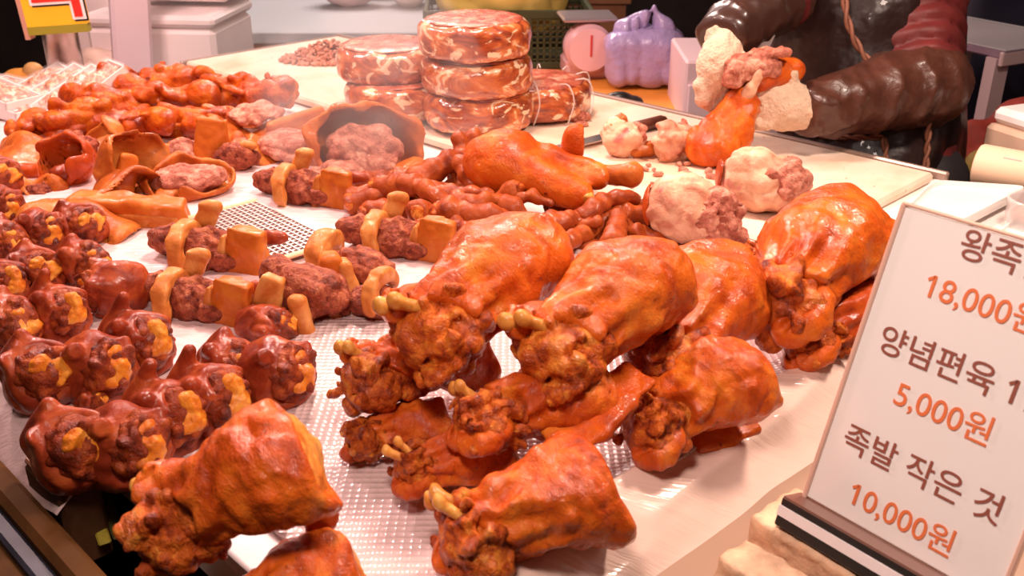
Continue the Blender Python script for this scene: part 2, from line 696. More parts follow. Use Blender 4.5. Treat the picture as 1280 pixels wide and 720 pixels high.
# the counter: cabinet body, worktop under the food, side shelf, front beam
ctr = thing('stall_counter', 'long market counter turned cornerwise to the viewer with white worktop and wooden front beam', 'counter', st(.95, -1.4, -TZ), RZ45)
# local axes of the counter empty: +x = s direction, -y = t direction


def cbox(s0, s1, t0, t1, z0, z1, bev=0.0, mb=None):
    mb = mb or MB()
    return mb.box(((s0 + s1) / 2 - .95, -((t0 + t1) / 2 + 1.4), (z0 + z1) / 2 + TZ), (s1 - s0, t1 - t0, z1 - z0), None, bev)


TOPM = plain('white_worktop', (.82, .72, .68), .4, var=.05, sc=8)
cbox(.30, 1.02, -2.52, -2.34, -.05, -.0045, .004, cbox(.30, 1.68, -2.34, -.42, -.05, -.004, .004, MB())).build('worktop', TOPM, ctr)
cbox(.42, 1.62, -2.42, -.47, -.78, -.05).build('cabinet_body', DARKM, ctr)
cbox(.192, .218, -2.46, -.25, -.075, .006, .006).build('front_beam', WOODM, ctr)
cbox(.176, .192, -2.46, -.25, -.11, -.006, .003).build('edge_strip', plain('dark_blue_strip', (.030, .032, .05), .5, var=.5, sc=25), ctr)
cbox(.148, .176, -2.46, -.25, -.16, -.010, .006).build('lower_beam', WOODM, ctr)
cbox(.125, .148, -2.46, -.25, -.80, -.10).build('front_panel', plain('dark_red_panel', (.06, .010, .006), .6), ctr)
cbox(.218, .42, -2.46, -.25, -.42, -.40).build('inner_shelf', DARKM, ctr)
cbox(.50, 1.72, -.42, .30, -.06, -.012, .006).build('side_shelf', plain('side_shelf_steel', (.50, .33, .24), .3, .2, var=.08, sc=4), ctr)
cbox(.56, 1.66, -.40, .26, -.79, -.06).build('side_cabinet', DARKM, ctr)

# ------------------------------------------------------------------ cutting board
brd = thing('cutting_board', 'long pale plastic chopping board stained brown behind the food, with raised steel rim', 'cutting board', st(1.43, -1.5, 0), RZ45)
MB().box((0, 0, .009), (.47, 1.72, .018), None, .005).build('board_slab', BOARD, brd)
rim = MB()
rim.box((.245, 0, .006), (.012, 1.76, .030), None, .003)
rim.box((-.0, .875, .006), (.48, .012, .022), None, .003)
rim.build('steel_rim', plain('dark_steel_rim', (.42, .30, .25), .35, .5), brd)

# ------------------------------------------------------------------ sheets under the food
def sheet(name, label, cat, s0, s1, t0, t1, n, m, zf, mat, thick=.0012):
    V, F = [], []
    ss = np.linspace(s0, s1, n)
    tt = np.linspace(t0, t1, m)
    SS, TT = np.meshgrid(ss, tt, indexing='ij')
    X, Y = (SS + TT) * R2, (SS - TT) * R2
    Z = zf(SS.ravel(), TT.ravel()).reshape(SS.shape)
    V = np.stack([X, Y, Z + TZ], -1).reshape(-1, 3)
    i = np.arange(n - 1)[:, None] * m + np.arange(m - 1)[None, :]
    F = np.stack([i, i + m, i + m + 1, i + 1], -1).reshape(-1, 4)[:, ::-1]
    top = len(V)
    V2 = V.copy()
    V2[:, 2] -= thick
    F2 = F[:, ::-1] + top
    b = []
    for k in range(n - 1):
        b.append((k * m, (k + 1) * m, (k + 1) * m + top, k * m + top))
        e = m - 1
        b.append((k * m + e, k * m + e + top, (k + 1) * m + e + top, (k + 1) * m + e))
    for k in range(m - 1):
        b.append((k, k + top, k + 1 + top, k + 1))
        e = (n - 1) * m
        b.append((e + k, e + k + 1, e + k + 1 + top, e + k + top))
    VV = np.concatenate([V, V2])
    c = VV[:top].mean(0)
    c[2] = TZ
    me = mesh_from(VV - c, np.concatenate([F, F2, np.array(b)]), True, name)
    o = link(name, me, mat)
    o.location = tuple(map(float, c))
    return tag(o, label, cat)


def P2(s, t):
    return np.stack([s, t, 0 * s], 1).astype(np.float32)


def z_sheet(s, t):
    w = .004 * fbm(P2(s, t), 6, 2, 3) + .0035 * ridge(P2(s, t * .5), 9, 4)
    edge = np.clip((.292 - s) / .07, 0, 1)
    return .0085 + w * (1 + edge * 2) - .045 * edge ** 1.6 + .012 * edge * fbm(P2(s, t), 12, 2, 8)


sheet('plastic_sheet', 'crinkled pinkish white plastic sheet under the split trotters, hanging over the left edge', 'sheet', .228, 1.05, -2.44, -.82, 130, 200, z_sheet, SHEET)


def z_front(s, t):
    e = np.clip((.33 - s) / .10, 0, 1)
    return .0075 + .003 * fbm(P2(s, t), 7, 2, 21) - .012 * e ** 2 + .006 * ridge(P2(s, t), 5, 23) * e


sheet('white_foam_sheet', 'smooth white sheet lying in the gap left of the front hock, bare of meat', 'sheet', .298, .62, -.90, -.42, 50, 50, z_front, plain('white_smooth_sheet', (.88, .80, .80), .35, coat=.3, bmp=(12, .4, .004)))


def z_tray(s, t):
    e = np.clip((t + .49) / .05, 0, 1)
    return .013 + .0015 * fbm(P2(s, t), 8, 1, 31) + .012 * e * e * (3 - 2 * e)


sheet('embossed_tray', 'clear embossed plastic tray with dotted base under the pile of large hocks', 'tray', .34, 1.19, -.93, -.435, 90, 60, z_tray, TRAY, .003)


def z_film(s, t):
    u = (t + .46) / .12
    base = .020 + .010 * np.exp(-((t + .425) / .03) ** 2) - .055 * np.clip(u - .1, 0, 1)
    along = P2(s * .10, t)
    return base + .006 * fbm(along, 26, 2, 41) * np.clip(u * 3, .25, 1) + .008 * ridge(along, 34, 42) + .002 * fbm(P2(s, t), 14, 2, 43)


sheet('plastic_film', 'thick translucent plastic film folded over the front edge of the tray', 'film', .30, 1.22, -.452, -.360, 160, 40, z_film, FILM)

# drain grid seen between the sheets
gr = thing('drain_grid', 'fine wire mesh plate lying on the white sheet beyond the split trotters', 'mesh plate', tuple(at(325, 288, .016)), math.radians(-47))
g = MB()
for k in range(23):
    g.box((-.110 + .010 * k, 0, 0), (.0028, .118, .003))
for k in range(13):
    g.box((0, -.057 + .0095 * k, .001), (.222, .0026, .003))
tag(g.build('wire_mesh', plain('grid_metal', (.66, .50, .46), .35, .6), gr), kind='stuff')
MB().box((0, 0, -.006), (.224, .120, .004)).build('tray_bottom', plain('tray_bottom_dark', (.30, .13, .10), .5), gr)
for sx in (-1, 1):
    MB().box((sx * .116, 0, .001), (.010, .124, .006), None, .002).build('end_bar', plain('end_bar_yellow', (.78, .48, .26), .4) if sx < 0 else bpy.data.materials['end_bar_yellow'], gr)


# ================================================================== THE LARGE HOCKS
def hock_skin(seed, RY, RZ, x1=.205, h=.0028, groove=None, tongue=.02, tilt=.012):
    XS = [-.04, 0, .04, .09, .14, .19, .24]
    rnd = random.Random(seed)
    p1, p2, p3 = [rnd.uniform(0, 6.28) for _ in range(3)]

    def fn(P):
        x = P[:, 0]
        ry, rz = cr(XS, RY, x), cr(XS, RZ, x)
        cz = .010 * np.sin(x * 14)
        y, z = P[:, 1], P[:, 2] - cz
        th = np.arctan2(z, y)
        d = (np.sqrt((y / ry) ** 2 + (z / rz) ** 2) - 1) * np.minimum(ry, rz)
        d = d + .010 * fbm(P, 13, 2, seed) + .0032 * fbm(P, 45, 2, seed + 3)
        w = np.clip((x - .06) / .10, 0, 1)
        d = d + w * .0036 * np.sin(th * 9 + 5 * fbm(P, 16, 1, seed + 5)) + .0022 * ridge(P, 28, seed + 7) * (1 - .5 * w)
        d = d + .0011 * ridge(P * A(.6, 1, 1), 75, seed + 11) + .0006 * fbm(P, 160, 1, seed)
        if groove:
            for (a, b, r, dp) in groove:
                d = smax(d, -(cap(P, a, b, r, r * .6)), dp)
        x0 = tilt * np.sin(th + p1) + .006 * np.sin(3 * th + p2) + .004 * fbm(P, 40, 1, seed + 8)
        xe = x1 + tongue * np.sin(th + p3) + .012 * np.sin(2 * th + p1) + .006 * fbm(P, 50, 1, seed + 9)
        d = smax(d, x0 - x, .016)
        d = smax(d, x - xe, .007)
        r0 = (RY[1] * .80, RZ[1] * .78)
        d = smax(d, -ell(P, (-.012, 0, 0), (.030, *r0)), .005)
        return d
    return sdf(fn, (-.04, -.095, -.09), (.235, .095, .09), h, 'hock_skin_%d' % seed)


def hock_face(seed, RY, RZ):
    def fn(P):
        d = ell(P, (.024, 0, 0), (.028, RY[1] * .86, RZ[1] * .84))
        return d + .008 * fbm(P, 35, 2, seed) + .003 * ridge(P, 70, seed + 1)
    return sdf(fn, (-.03, -.08, -.075), (.05, .08, .075), .0034, 'hock_face')


def hock_foot(seed):
    rnd = random.Random(seed)
    L = []
    for k in range(20):                       # knuckle bones and tendons lying over the core
        a = rnd.uniform(0, 6.28)
        x = rnd.uniform(.170, .255)
        r = rnd.uniform(.006, .0115)
        R = .036 - .22 * max(0, x - .225)
        u = Vector((1, rnd.uniform(-.5, .5), rnd.uniform(-.5, .5))).normalized() * rnd.uniform(.010, .024)
        c = Vector((x, R * math.cos(a), R * math.sin(a) - .003))
        L.append((c - u, c + u * .8, r, r * rnd.uniform(.7, 1.25)))

    def fn(P):
        Q = P + .004 * np.stack([fbm(P, 50, 1, seed), fbm(P, 50, 1, seed + 1), fbm(P, 50, 1, seed + 2)], 1)
        d = cap(Q, (.14, 0, 0), (.228, 0, -.004), .033, .034)
        d = sm(d, ell(Q, (.215, .006, -.006), (.042, .042, .032)), .012)
        for a_, b_, r0, r1 in L:
            d = sm(d, cap(Q, a_, b_, r0, r1), .0032)
        d = smax(d, -cap(Q, (.20, -.034, .03), (.262, -.006, .030), .0042), .006)
        d = smax(d, -cap(Q, (.19, .043, .018), (.26, .03, .014), .0042), .006)
        d = smax(d, -cap(Q, (.236, -.03, -.014), (.262, .026, -.008), .0038), .006)
        return d + .0026 * fbm(P, 80, 2, seed + 4) + .0022 * ridge(P, 62, seed + 6)
    return sdf(fn, (.09, -.075, -.065), (.30, .075, .065), .0024, 'foot_%d' % seed, (62, .0042, seed, (.62, 1, 1)))


def bone_mesh(a, b, r):
    a, b = Vector(a), Vector(b)

    def fn(P):
        d = cap(P, a, b, r * 1.05, r * .92)
        n = (b - a).normalized()
        d = sm(d, ell(P, b, (r * 1.3, r * 1.25, r * 1.2)), r * .6)
        d = smax(d, -ell(P, b + n * r * 1.9, (r * .8,) * 3), r * .5)
        return d + r * .18 * fbm(P, 90, 2, 5)
    lo = [min(a[k], b[k]) - r * 2.4 for k in range(3)]
    hi = [max(a[k], b[k]) + r * 2.4 for k in range(3)]
    return sdf(fn, lo, hi, .0022, 'bone')


def toe_mesh(c, r, seed, k=0.0):
    def fn(P):
        d = ell(P, c, r)
        d = sm(d, ell(P, (c[0] - r[0] * .8, c[1] * .8, c[2] + r[2] * .3), (r[0] * .8, r[1] * .85, r[2] * .85)), .01)
        return d + .003 * fbm(P, 40, 2, seed)
    return sdf(fn, [c[i] - r[i] * 2.3 for i in range(3)], [c[i] + r[i] * 1.6 for i in range(3)], .003, 'toe')


RYa = [.050, .066, .072, .064, .050, .042, .040]
RZa = [.042, .055, .060, .054, .044, .038, .036]
RYb = [.052, .068, .066, .056, .044, .037, .036]
RZb = [.046, .060, .058, .050, .041, .036, .034]
SK = {
    'A': (hock_skin(11, RYa, RZa, groove=[((.05, -.09, .02), (.15, -.055, .035), .012, .008)]), hock_face(1, RYa, RZa)),
    'B': (hock_skin(23, RYb, RZb, x1=.190, groove=[((.06, -.01, .075), (.175, .012, .045), .011, .010), ((.10, .05, .05), (.18, .03, .04), .007, .008)]), hock_face(2, RYb, RZb)),
    'C': (hock_skin(37, RYb, RZb, x1=.195, tongue=.028, tilt=.018, groove=[((.10, -.03, .065), (.19, -.02, .045), .008, .008)]), hock_face(3, RYb, RZb)),
    'D': (hock_skin(52, RYa, RZb, x1=.205, tongue=.014), hock_face(4, RYa, RZb)),
}
FT = [hock_foot(s) for s in (3, 8, 14, 21)]
BN = [bone_mesh((.218, -.024, .020), (.242, -.041, .032), .0082), bone_mesh((.226, -.002, .028), (.248, -.016, .043), .0072),
      bone_mesh((.238, .004, .020), (.274, -.010, .034), .0078), bone_mesh((.210, -.030, .006), (.248, -.052, .014), .0085)]


def lobe_mesh(a, b, c, r, seed):
    a, b, c = Vector(a), Vector(b), Vector(c)
    pts = smooth_pts([a, b, c], 3)

    def fn(P):
        d = None
        for k in range(len(pts) - 1):
            e_ = cap(P, pts[k], pts[k + 1], r * (.75 + .35 * math.sin(3.0 * k / len(pts))), r * (.75 + .35 * math.sin(3.0 * (k + 1) / len(pts))))
            d = e_ if d is None else sm(d, e_, .008)
        d = d + .004 * fbm(P, 34, 2, seed) + .0015 * ridge(P, 60, seed + 1)
        return smax(d, -cap(P, b + Vector((.004, 0, r)), c + Vector((.01, 0, r * .6)), r * .25), .005)
    lo = [min(p[k] for p in pts) - r * 1.6 for k in range(3)]
    hi = [max(p[k] for p in pts) + r * 1.6 for k in range(3)]
    return sdf(fn, lo, hi, .0026, 'lobe')


TO = [lobe_mesh((.190, .034, -.002), (.232, .036, -.014), (.258, .018, -.020), .016, 3), lobe_mesh((.200, -.028, -.016), (.238, -.024, -.026), (.262, -.004, -.024), .015, 4), lobe_mesh((.165, -.036, .014), (.205, -.044, .018), (.232, -.030, .022), .015, 6)]


def frame(a, b, roll=0.0):
    X = (b - a).normalized()
    Z = (Vector((0, 0, 1)) - X * X.z).normalized()
    Y = Z.cross(X)
    M = Matrix((X, Y, Z)).transposed()
    return M @ Matrix.Rotation(math.radians(roll), 3, 'X')


def hock(label, a, za, b, zb, skin='A', foot=0, roll=0, fat=1.0, bones=(0, 1), toes=(0,), mat=None, face=True, showskin=True):
    pa, pb = at(*a, za), at(*b, zb)
    s = (pb - pa).length / .275
    t = thing('pork_hock', label, 'pork hock', pa, group='large braised hocks')
    t.rotation_euler = frame(pa, pb, roll).to_euler()
    t.scale = (s, s * fat, s * fat)
    link('skin', SK[skin][0].copy() if mat else SK[skin][0], mat or SKIN, t)
    link('cut_face', SK[skin][1], FAT, t)
    link('foot', FT[foot], FOOT, t)
    for k in bones:
        link('bone', BN[k], BONE, t)
    for k in toes:
        link('toe', TO[k], SKIN, t)
    return t


hock('large glossy hock on the left at the top of the pile', (662, 320), .165, (506, 444), .140, 'A', 0, 8, 1.34, (0, 1), (2,))
hock('large glossy hock at the top of the pile, just right of its twin', (812, 350), .160, (660, 466), .140, 'A', 0, 6, 1.34, (0, 1), (2,))
hock('orange hock behind the two top hocks, below the pale boiled knuckles', (905, 352), .105, (800, 470), .090, 'D', 1, -10, 1.25, (), (0,))
hock('orange hock on the right edge of the pile, skin flap hanging below its blunt end', (930, 470), .080, (778, 552), .055, 'C', 2, 0, 1.42, (), (0,))
hock('hock lying above another one right behind the price sign, wide end up', (1058, 288), .115, (950, 400), .090, 'D', 3, 12, 1.25, (), (0,))
hock('lowest hock right behind the price sign, knobbly foot in front', (1100, 385), .050, (985, 442), .045, 'B', 1, 20, 1.1, (), (0, 1), SKIN_RED)
hock('foremost hock of the pile with a deep crease down its skin', (757, 608), .075, (540, 690), .055, 'B', 2, -4, 1.48, (0, 1, 3), (1,))
hock('hock in the left foreground, wide cut end up with a pale fat edge', (392, 568), 0.14, (162, 682), 0.078, 'C', 3, -14, 1.42, (3,), (2,), SKIN_RED)
hock('hock at the bottom edge lying under the left foreground hock', (448, 712), 0.045, (230, 800), .035, 'D', 0, 0, 1.3, (), (0,), SKIN_RED)
hock('hock in the middle of the pile, two pale bones and a smooth toe', (740, 500), 0.085, (562, 532), 0.1, 'C', 1, 10, 1.32, (0, 1), (0, 1))
hock('hock low in the pile left of the foremost one, one thin bone up', (640, 565), .045, (484, 590), .050, 'D', 2, 0, 1.32, (1, 2), (0,))
hock('hock under the left top hock, two bones against the white sheet', (590, 440), .070, (424, 484), .090, 'B', 3, 0, 1.3, (0, 1), (2,))
hock('dark hock foot deepest in the left side of the pile', (560, 535), .030, (424, 552), .040, 'D', 1, 30, 1.3, (3,), (1,), SKIN_RED)
hock('small hock foot pointing up between the orange hock and the sign', (1000, 360), .040, (928, 306), .052, 'B', 2, 0, 1.0, (), ())

# skin flaps lying in the pile belong to their hocks


def strip_mesh(pts, w, th, seed, taper=.5):
    pts = [Vector(p) for p in pts]
    lo = [min(p[k] for p in pts) - max(w, .01) * 1.3 for k in range(3)]
    hi = [max(p[k] for p in pts) + max(w, .01) * 1.3 for k in range(3)]

    def fn(P):
        d = None
        n = len(pts) - 1
        for i in range(n):
            a, b = pts[i], pts[i + 1]
            X = (b - a).normalized()
            Z = Vector((0, -.35, 1)).normalized()
            Z = (Z - X * Z.dot(X)).normalized()
            Y = Z.cross(X)
            M = np.array([X, Y, Z]).T
            u = 1 - taper * i / n
            e = rbox(P, (a + b) / 2, ((b - a).length / 2 + .006, w * u, th), th * .7, M)
            d = e if d is None else sm(d, e, .010)
        return d + .0035 * fbm(P, 38, 2, seed)
    return sdf(fn, lo, hi, .003, 'strip')


def world_part(name, pts, w, th, seed, mat, parent, taper=.5):
    """a strip given by world points, made a child of a thing"""
    c = sum((Vector(p) for p in pts), Vector()) / len(pts)
    me = strip_mesh([Vector(p) - c for p in pts], w, th, seed, taper)
    o = link(name, me, mat, parent)
    bpy.context.view_layer.update()
    o.matrix_parent_inverse = parent.matrix_world.inverted()
    o.location = c
    return o


hk = [o for o in COL.objects if o.name.startswith('pork_hock')]
world_part('skin_flap', [at(690, 545, .085), at(730, 520, .095), at(770, 490, .105), at(797, 468, .110)], .030, .004, 5, SKIN, hk[9])
world_part('skin_flap', [at(868, 552, .024), at(905, 545, .020), at(938, 528, .025)], .016, .006, 6, SKIN, hk[3], .2)
world_part('skin_flap', [at(398, 634, .085), at(404, 650, .072), at(396, 664, .062)], .013, .005, 7, SKIN_RED, hk[7], .2)

# the smooth hock on top of the heap of tails
def toph(P):
    d = ell(P, (-.050, .006, .0), (.062, .052, .048))
    d = sm(d, cap(P, (-.03, 0, .0), (.085, -.030, -.020), .044, .020), .03)
    d = sm(d, cap(P, (.02, .02, .010), (.098, .022, -.005), .026, .022), .012)
    d = d + .007 * fbm(P, 16, 2, 61) + .003 * fbm(P, 45, 2, 62)
    d = smax(d, -cap(P, (.04, .004, .025), (.12, -.002, .01), .006), .008)
    return d


pa = at(664, 212, .085)
t = thing('pork_hock', 'smooth orange hock lying on top of the heap of tails', 'pork hock', pa, math.radians(-22), 'large braised hocks')
link('skin', sdf(toph, (-.13, -.075, -.07), (.14, .075, .07), .0034), SKIN, t)
link('ear_flap', sdf(lambda P: smax(np.abs(ell(P, (0, 0, 0), (.022, .014, .032))) - .003, P[:, 1] * .4 + P[:, 0] - .012, .003) + .001 * fbm(P, 60, 1, 2), (-.035, -.03, -.045), (.035, .03, .045), .0028), SKIN, t).location = (.055, .048, .030)
link('bone_tip', sdf(lambda P: ell(P, (0, 0, 0), (.013, .009, .008)) + .004 * fbm(P, 120, 2, 4), (-.025, -.02, -.02), (.025, .02, .02), .002), BONE, t).location = (.100, -.036, -.020)
link('stub', sdf(lambda P: sm(cap(P, (-.03, 0, 0), (.02, 0, .004), .014, .018), ell(P, (.022, 0, .012), (.012, .012, .012)), .01) + .003 * fbm(P, 60, 2, 8), (-.06, -.04, -.04), (.06, .04, .05), .003), HEADSKIN, t).location = (.128, .030, -.004)


# ================================================================== THE SPLIT TROTTERS
def trot_skin(seed, ridge_h=.012, bend=.0):
    def fn(P):
        x = P[:, 0]
        XS = [-.06, -.045, -.02, .01, .035, .06]
        ry = cr(XS, [.012, .026, .034, .036, .030, .026], x)
        rz = cr(XS, [.012, .028, .038, .040, .032, .026], x)
        y = P[:, 1] - bend * np.sin(x * 30)
        z = P[:, 2]
        th = np.arctan2(z, y)
        d = (np.sqrt((y / ry) ** 2 + (z / rz) ** 2) - 1) * np.minimum(ry, rz)
        d = d + .006 * fbm(P, 24, 2, seed) + .0016 * np.sin(th * 7 + 5 * fbm(P, 30, 1, seed + 1)) * np.clip((x + .02) / .05, 0, 1)
        d = d + .0016 * ridge(P * A(1, .6, .6), 58, seed + 3) + .0008 * fbm(P, 140, 1, seed)
        d = sm(d, cap(P, (-.030, -.012, .024), (.004, .004, .034 + ridge_h), .012, .007), .012)
        d = sm(d, cap(P, (.008, -.022, .028), (.026, -.026, .030), .010, .009), .005)
        xe = .026 + .010 * np.sin(th + seed) + .005 * np.sin(3 * th) + .004 * fbm(P, 70, 1, seed)
        d = smax(d, x - xe, .005)
        return smax(d, -.048 - x, .012)
    return sdf(fn, (-.065, -.052, -.052), (.05, .052, .068), .0026, 'trotter_skin')


def trot_meat(seed):
    def fn(P):
        d = ell(P, (.016, 0, 0), (.030, .029, .032))
        rnd = random.Random(seed)
        for k in range(8):
            a = rnd.uniform(0, 6.28)
            d = sm(d, cap(P, (.028 + rnd.uniform(-.004, .008), .021 * math.cos(a), .024 * math.sin(a)), (.036 + rnd.uniform(-.004, .006), .016 * math.cos(a + .8), .019 * math.sin(a + .8)), .0075, .005), .003)
        return d + .003 * fbm(P, 75, 2, seed) + .002 * ridge(P, 90, seed)
    return sdf(fn, (-.02, -.045, -.045), (.06, .045, .045), .0022, 'trotter_meat', (95, .0026, seed))


def trot_tendon(seed):
    rnd = random.Random(seed)

    def fn(P):
        d = ell(P, (.036, .002, -.002), (.012, .015, .018))
        d = sm(d, ell(P, (.036, rnd.uniform(-.012, .012), rnd.uniform(-.014, -.006)), (.011, .016, .010)), .004)
        d = sm(d, ell(P, (.038, rnd.uniform(-.010, .010), .012), (.009, .012, .009)), .003)
        return d + .0055 * fbm(P, 70, 3, seed) + .002 * ridge(P, 60, seed)
    return sdf(fn, (.01, -.04, -.045), (.07, .04, .04), .0020, 'tendon', (85, .0020, seed))


TS = [trot_skin(2, .012), trot_skin(7, .002, .004), trot_skin(12, .022), trot_skin(19, .010, -.004)]
TM = [trot_meat(s) for s in (2, 7, 12, 19)]
TT = [trot_tendon(s) for s in (2, 7, 12, 19)]
TROT = [  # centre pixel, z, variant, yaw, roll, pitch, scale, label
    ((92, 562), .036, 0, -38, 10, 12, 1.12, 'split trotter at the near left corner, the front one of the nearest row'),
    ((160, 560), .036, 1, -34, 0, 10, 1.12, 'second split trotter of the nearest row, right beside the corner one'),
    ((210, 524), .036, 2, -36, 0, 8, 1.08, 'third split trotter of the nearest row with a pointed skin ridge and bright orange middle'),
    ((264, 502), .036, 2, -34, 5, 8, 1.08, 'fourth split trotter of the nearest row, pointed ridge, before the white gap'),
    ((290, 462), .036, 3, -50, 0, 10, 1.0, 'split trotter with folded skin behind the fourth one of the nearest row'),
    ((348, 470), .038, 1, -30, 0, 8, 1.08, 'split trotter at the right end of the rows, behind the left foreground hock'),
    ((50, 470), .036, 0, -38, 6, 12, 1.10, 'split trotter at the left end of the second row, large orange middle'),
    ((124, 464), .036, 1, -34, 0, 10, 1.10, 'split trotter in the middle of the second row with smooth mahogany skin'),
    ((174, 432), .036, 2, -36, 0, 8, 1.08, 'split trotter at the right end of the second row, white specks on its skin'),
    ((14, 408), .036, 3, -42, 0, 8, 1.05, 'split trotter at the left frame edge behind the second row'),
    ((74, 394), .036, 2, -36, 0, 8, 1.0, 'split trotter with bright pointed skin in the third row'),
    ((140, 364), .036, 1, -150, 0, -4, 1.0, 'smooth curved trotter beside the left sliced head meat, foot to the left'),
    ((44, 342), .036, 0, -36, 0, 8, .98, 'split trotter at the left of the fourth row with a ragged top'),
    ((106, 332), .036, 3, -40, 10, 8, .98, 'split trotter at the right of the fourth row, orange middle facing the grid'),
    ((50, 294), .036, 1, -32, 0, 8, .98, 'split trotter in the fifth row below the draped head skin'),
    ((100, 284), .036, 0, -30, 20, 8, .98, 'split trotter at the far right of the fifth row touching the long glossy rind slab'),
    ((4, 358), .036, 2, -40, 0, 8, .95, 'split trotter cut by the left frame edge in the fourth row'),
    ((8, 306), .036, 3, -45, 0, 6, .98, 'split trotter at the left frame edge in the fifth row'),
    ((4, 262), .036, 1, -40, 0, 6, .95, 'split trotter at the left frame edge in the sixth row'),
    ((2, 222), .036, 0, -40, 0, 6, .95, 'farthest split trotter at the left frame edge, beside the bare white strip'),
    ((336, 408), .030, 3, -25, 40, 0, .82, 'small torn trotter in front of the dark lump of head meat'),
    ((116, 505), .050, 3, -20, 0, 20, .42, 'little knuckle stub standing behind the two nearest trotters'),
]
proto = {}
for (px, z, v, yaw, roll, pitch, sc, lab) in TROT:
    sc *= .92
    p = at(*px, z * sc)
    rot = (Matrix.Rotation(math.radians(yaw), 3, 'Z') @ Matrix.Rotation(math.radians(-pitch - 18), 3, 'Y') @ Matrix.Rotation(math.radians(roll), 3, 'X')).to_euler()
    if v not in proto:
        o = thing('split_trotter', lab, 'trotter', p, 0, 'split trotters in rows')
        link('skin', TS[v], DARK, o)
        link('meat_end', TM[v], DFOOT, o)
        link('tendon', TT[v], TENDON, o)
        o.rotation_euler = rot
        o.scale = (sc,) * 3
        proto[v] = o
    else:
        copy_thing(proto[v], lab, p, rot, (sc,) * 3)


# ================================================================== SLICED HEAD MEAT
def lump(c, r, seed, amp=.006, f=55, h=.0026, extra=None, rdg=.003, wor=None):
    if wor is None:
        wor = (f * 1.7, amp * .36, seed, (.42, 1, .75)) if rdg else None
    c = A(*c)

    def fn(P):
        d = ell(P, c, r)
        if extra:
            for (cc, rr) in extra:
                d = sm(d, ell(P, cc, rr), .006)
        return d + amp * fbm(P, f, 3, seed) + rdg * ridge(P * A(.6, 1, 1), f * .8, seed + 2) + amp * .25 * fbm(P * A(.5, 1, 1), f * 2.6, 2, seed + 4)
    cs = [(c, r)] + (extra or [])
    lo = [min(float(a[k]) - b[k] for a, b in cs) - amp * 2.5 for k in range(3)]
    hi = [max(float(a[k]) + b[k] for a, b in cs) + amp * 2.5 for k in range(3)]
    return sdf(fn, lo, hi, h, 'lump', wor)


def arch_mesh(c, R, tr, tx, a0, a1, seed, sy=1.0, h=.0026):
    """a curved slab of skin standing like an arch in the local yz plane"""
    def fn(P):
        y, z = (P[:, 1] - c[1]) / sy, P[:, 2] - c[2]
        rr = np.sqrt(y * y + z * z)
        th = np.arctan2(z, y)
        th = np.where(th < -2.2, th + 6.2832, th)
        tp = np.clip(np.sin(np.clip((th - a0) / (a1 - a0), .02, .98) * 3.1416), .05, 1) ** .5
        d = smax(np.abs(rr - R - .004 * tp) - tr * (.25 + .95 * tp), np.abs(P[:, 0] - c[0] - .003 * np.sin(th * 2) + .05 * (P[:, 1] - c[1])) - tx * (.5 + .6 * tp), .005)
        d = smax(d, (a0 - th) * R, .006)
        d = smax(d, (th - a1) * R, .006)
        return d + .0035 * fbm(P, 45, 2, seed) + .0015 * ridge(P, 60, seed)
    return sdf(fn, (c[0] - tx - .022, c[1] - (R + tr) * sy - .01, c[2] - R - tr - .01), (c[0] + tx + .022, c[1] + (R + tr) * sy + .015, c[2] + R + tr + .015), h, 'arch')


def slab_mesh(c, hd, r, rz, ry, seed, amp=.002, h=.0026):
    M = (Matrix.Rotation(rz, 3, 'Z') @ Matrix.Rotation(ry, 3, 'Y'))
    m = max(hd) * 1.5 + .01

    def fn(P):
        return rbox(P, c, hd, r, np.array(M)) + amp * fbm(P, 40, 2, seed) + amp * .5 * ridge(P, 36, seed + 1) + .004 * np.sin(P[:, 1] * 50 + P[:, 2] * 30) * (amp > 0)
    return sdf(fn, [c[k] - m for k in range(3)], [c[k] + m for k in range(3)], h, 'slab')


MOT = [
    ('meat_chunk', lump((-.066, .022, .024), (.030, .024, .022), 3, .007, h=.0022), LEAN),
    ('rind_arch', arch_mesh((-.028, -.004, .014), .034, .0095, .012, -.5, 3.7, 4), RIND),
    ('rind_fold', slab_mesh((-.010, .026, .050), (.016, .008, .030), .006, .5, .3, 6, .005), RIND),
    ('crumbly_meat', lump((-.002, -.002, .020), (.050, .033, .033), 7, .008, 60, h=.0022, extra=[((.030, -.018, .016), (.024, .018, .016))]), LEAN),
    ('rind_block', slab_mesh((.062, -.012, .032), (.030, .017, .035), .006, -.18, .16, 8, .005), CUTSKIN),
    ('cut_edge', slab_mesh((.0325, -.0140, .027), (.006, .014, .030), .004, -.18, .16, 9, .004), RIND),
    ('dark_nub', lump((.088, .016, .038), (.022, .013, .013), 10, .003, 40), DARK),
]
chops = [
    ((262, 330), -8, 1.0, 'sliced head meat with yellow rind arch, left of the wire mesh plate'),
    ((246, 392), -10, .92, 'sliced head meat nearest the split trotters, orange rind block facing the viewer'),
    ((380, 250), -8, .95, 'sliced head meat beyond the wire mesh plate, beside the steaming head skin'),
    ((496, 316), -8, .98, 'sliced head meat between the heap of tails and the top hock'),
]
p0 = None
for (px, yaw, sc, lab) in chops:
    loc = at(*px, .008)
    rot = (0, 0, math.radians(yaw))
    if p0 is None:
        p0 = thing('sliced_head_meat', lab, 'sliced meat', loc, 0, 'sliced head meat with rind')
        for n, me, mt in MOT:
            link(n, me, mt, p0)
        p0.rotation_euler = rot
        p0.scale = (sc,) * 3
    else:
        copy_thing(p0, lab, loc, rot, (sc,) * 3)
t = thing('sliced_head_meat', 'sliced head meat with pale rind at both sides, right of the wire mesh plate', 'sliced meat', at(436, 352, .008), math.radians(-15), 'sliced head meat with rind')
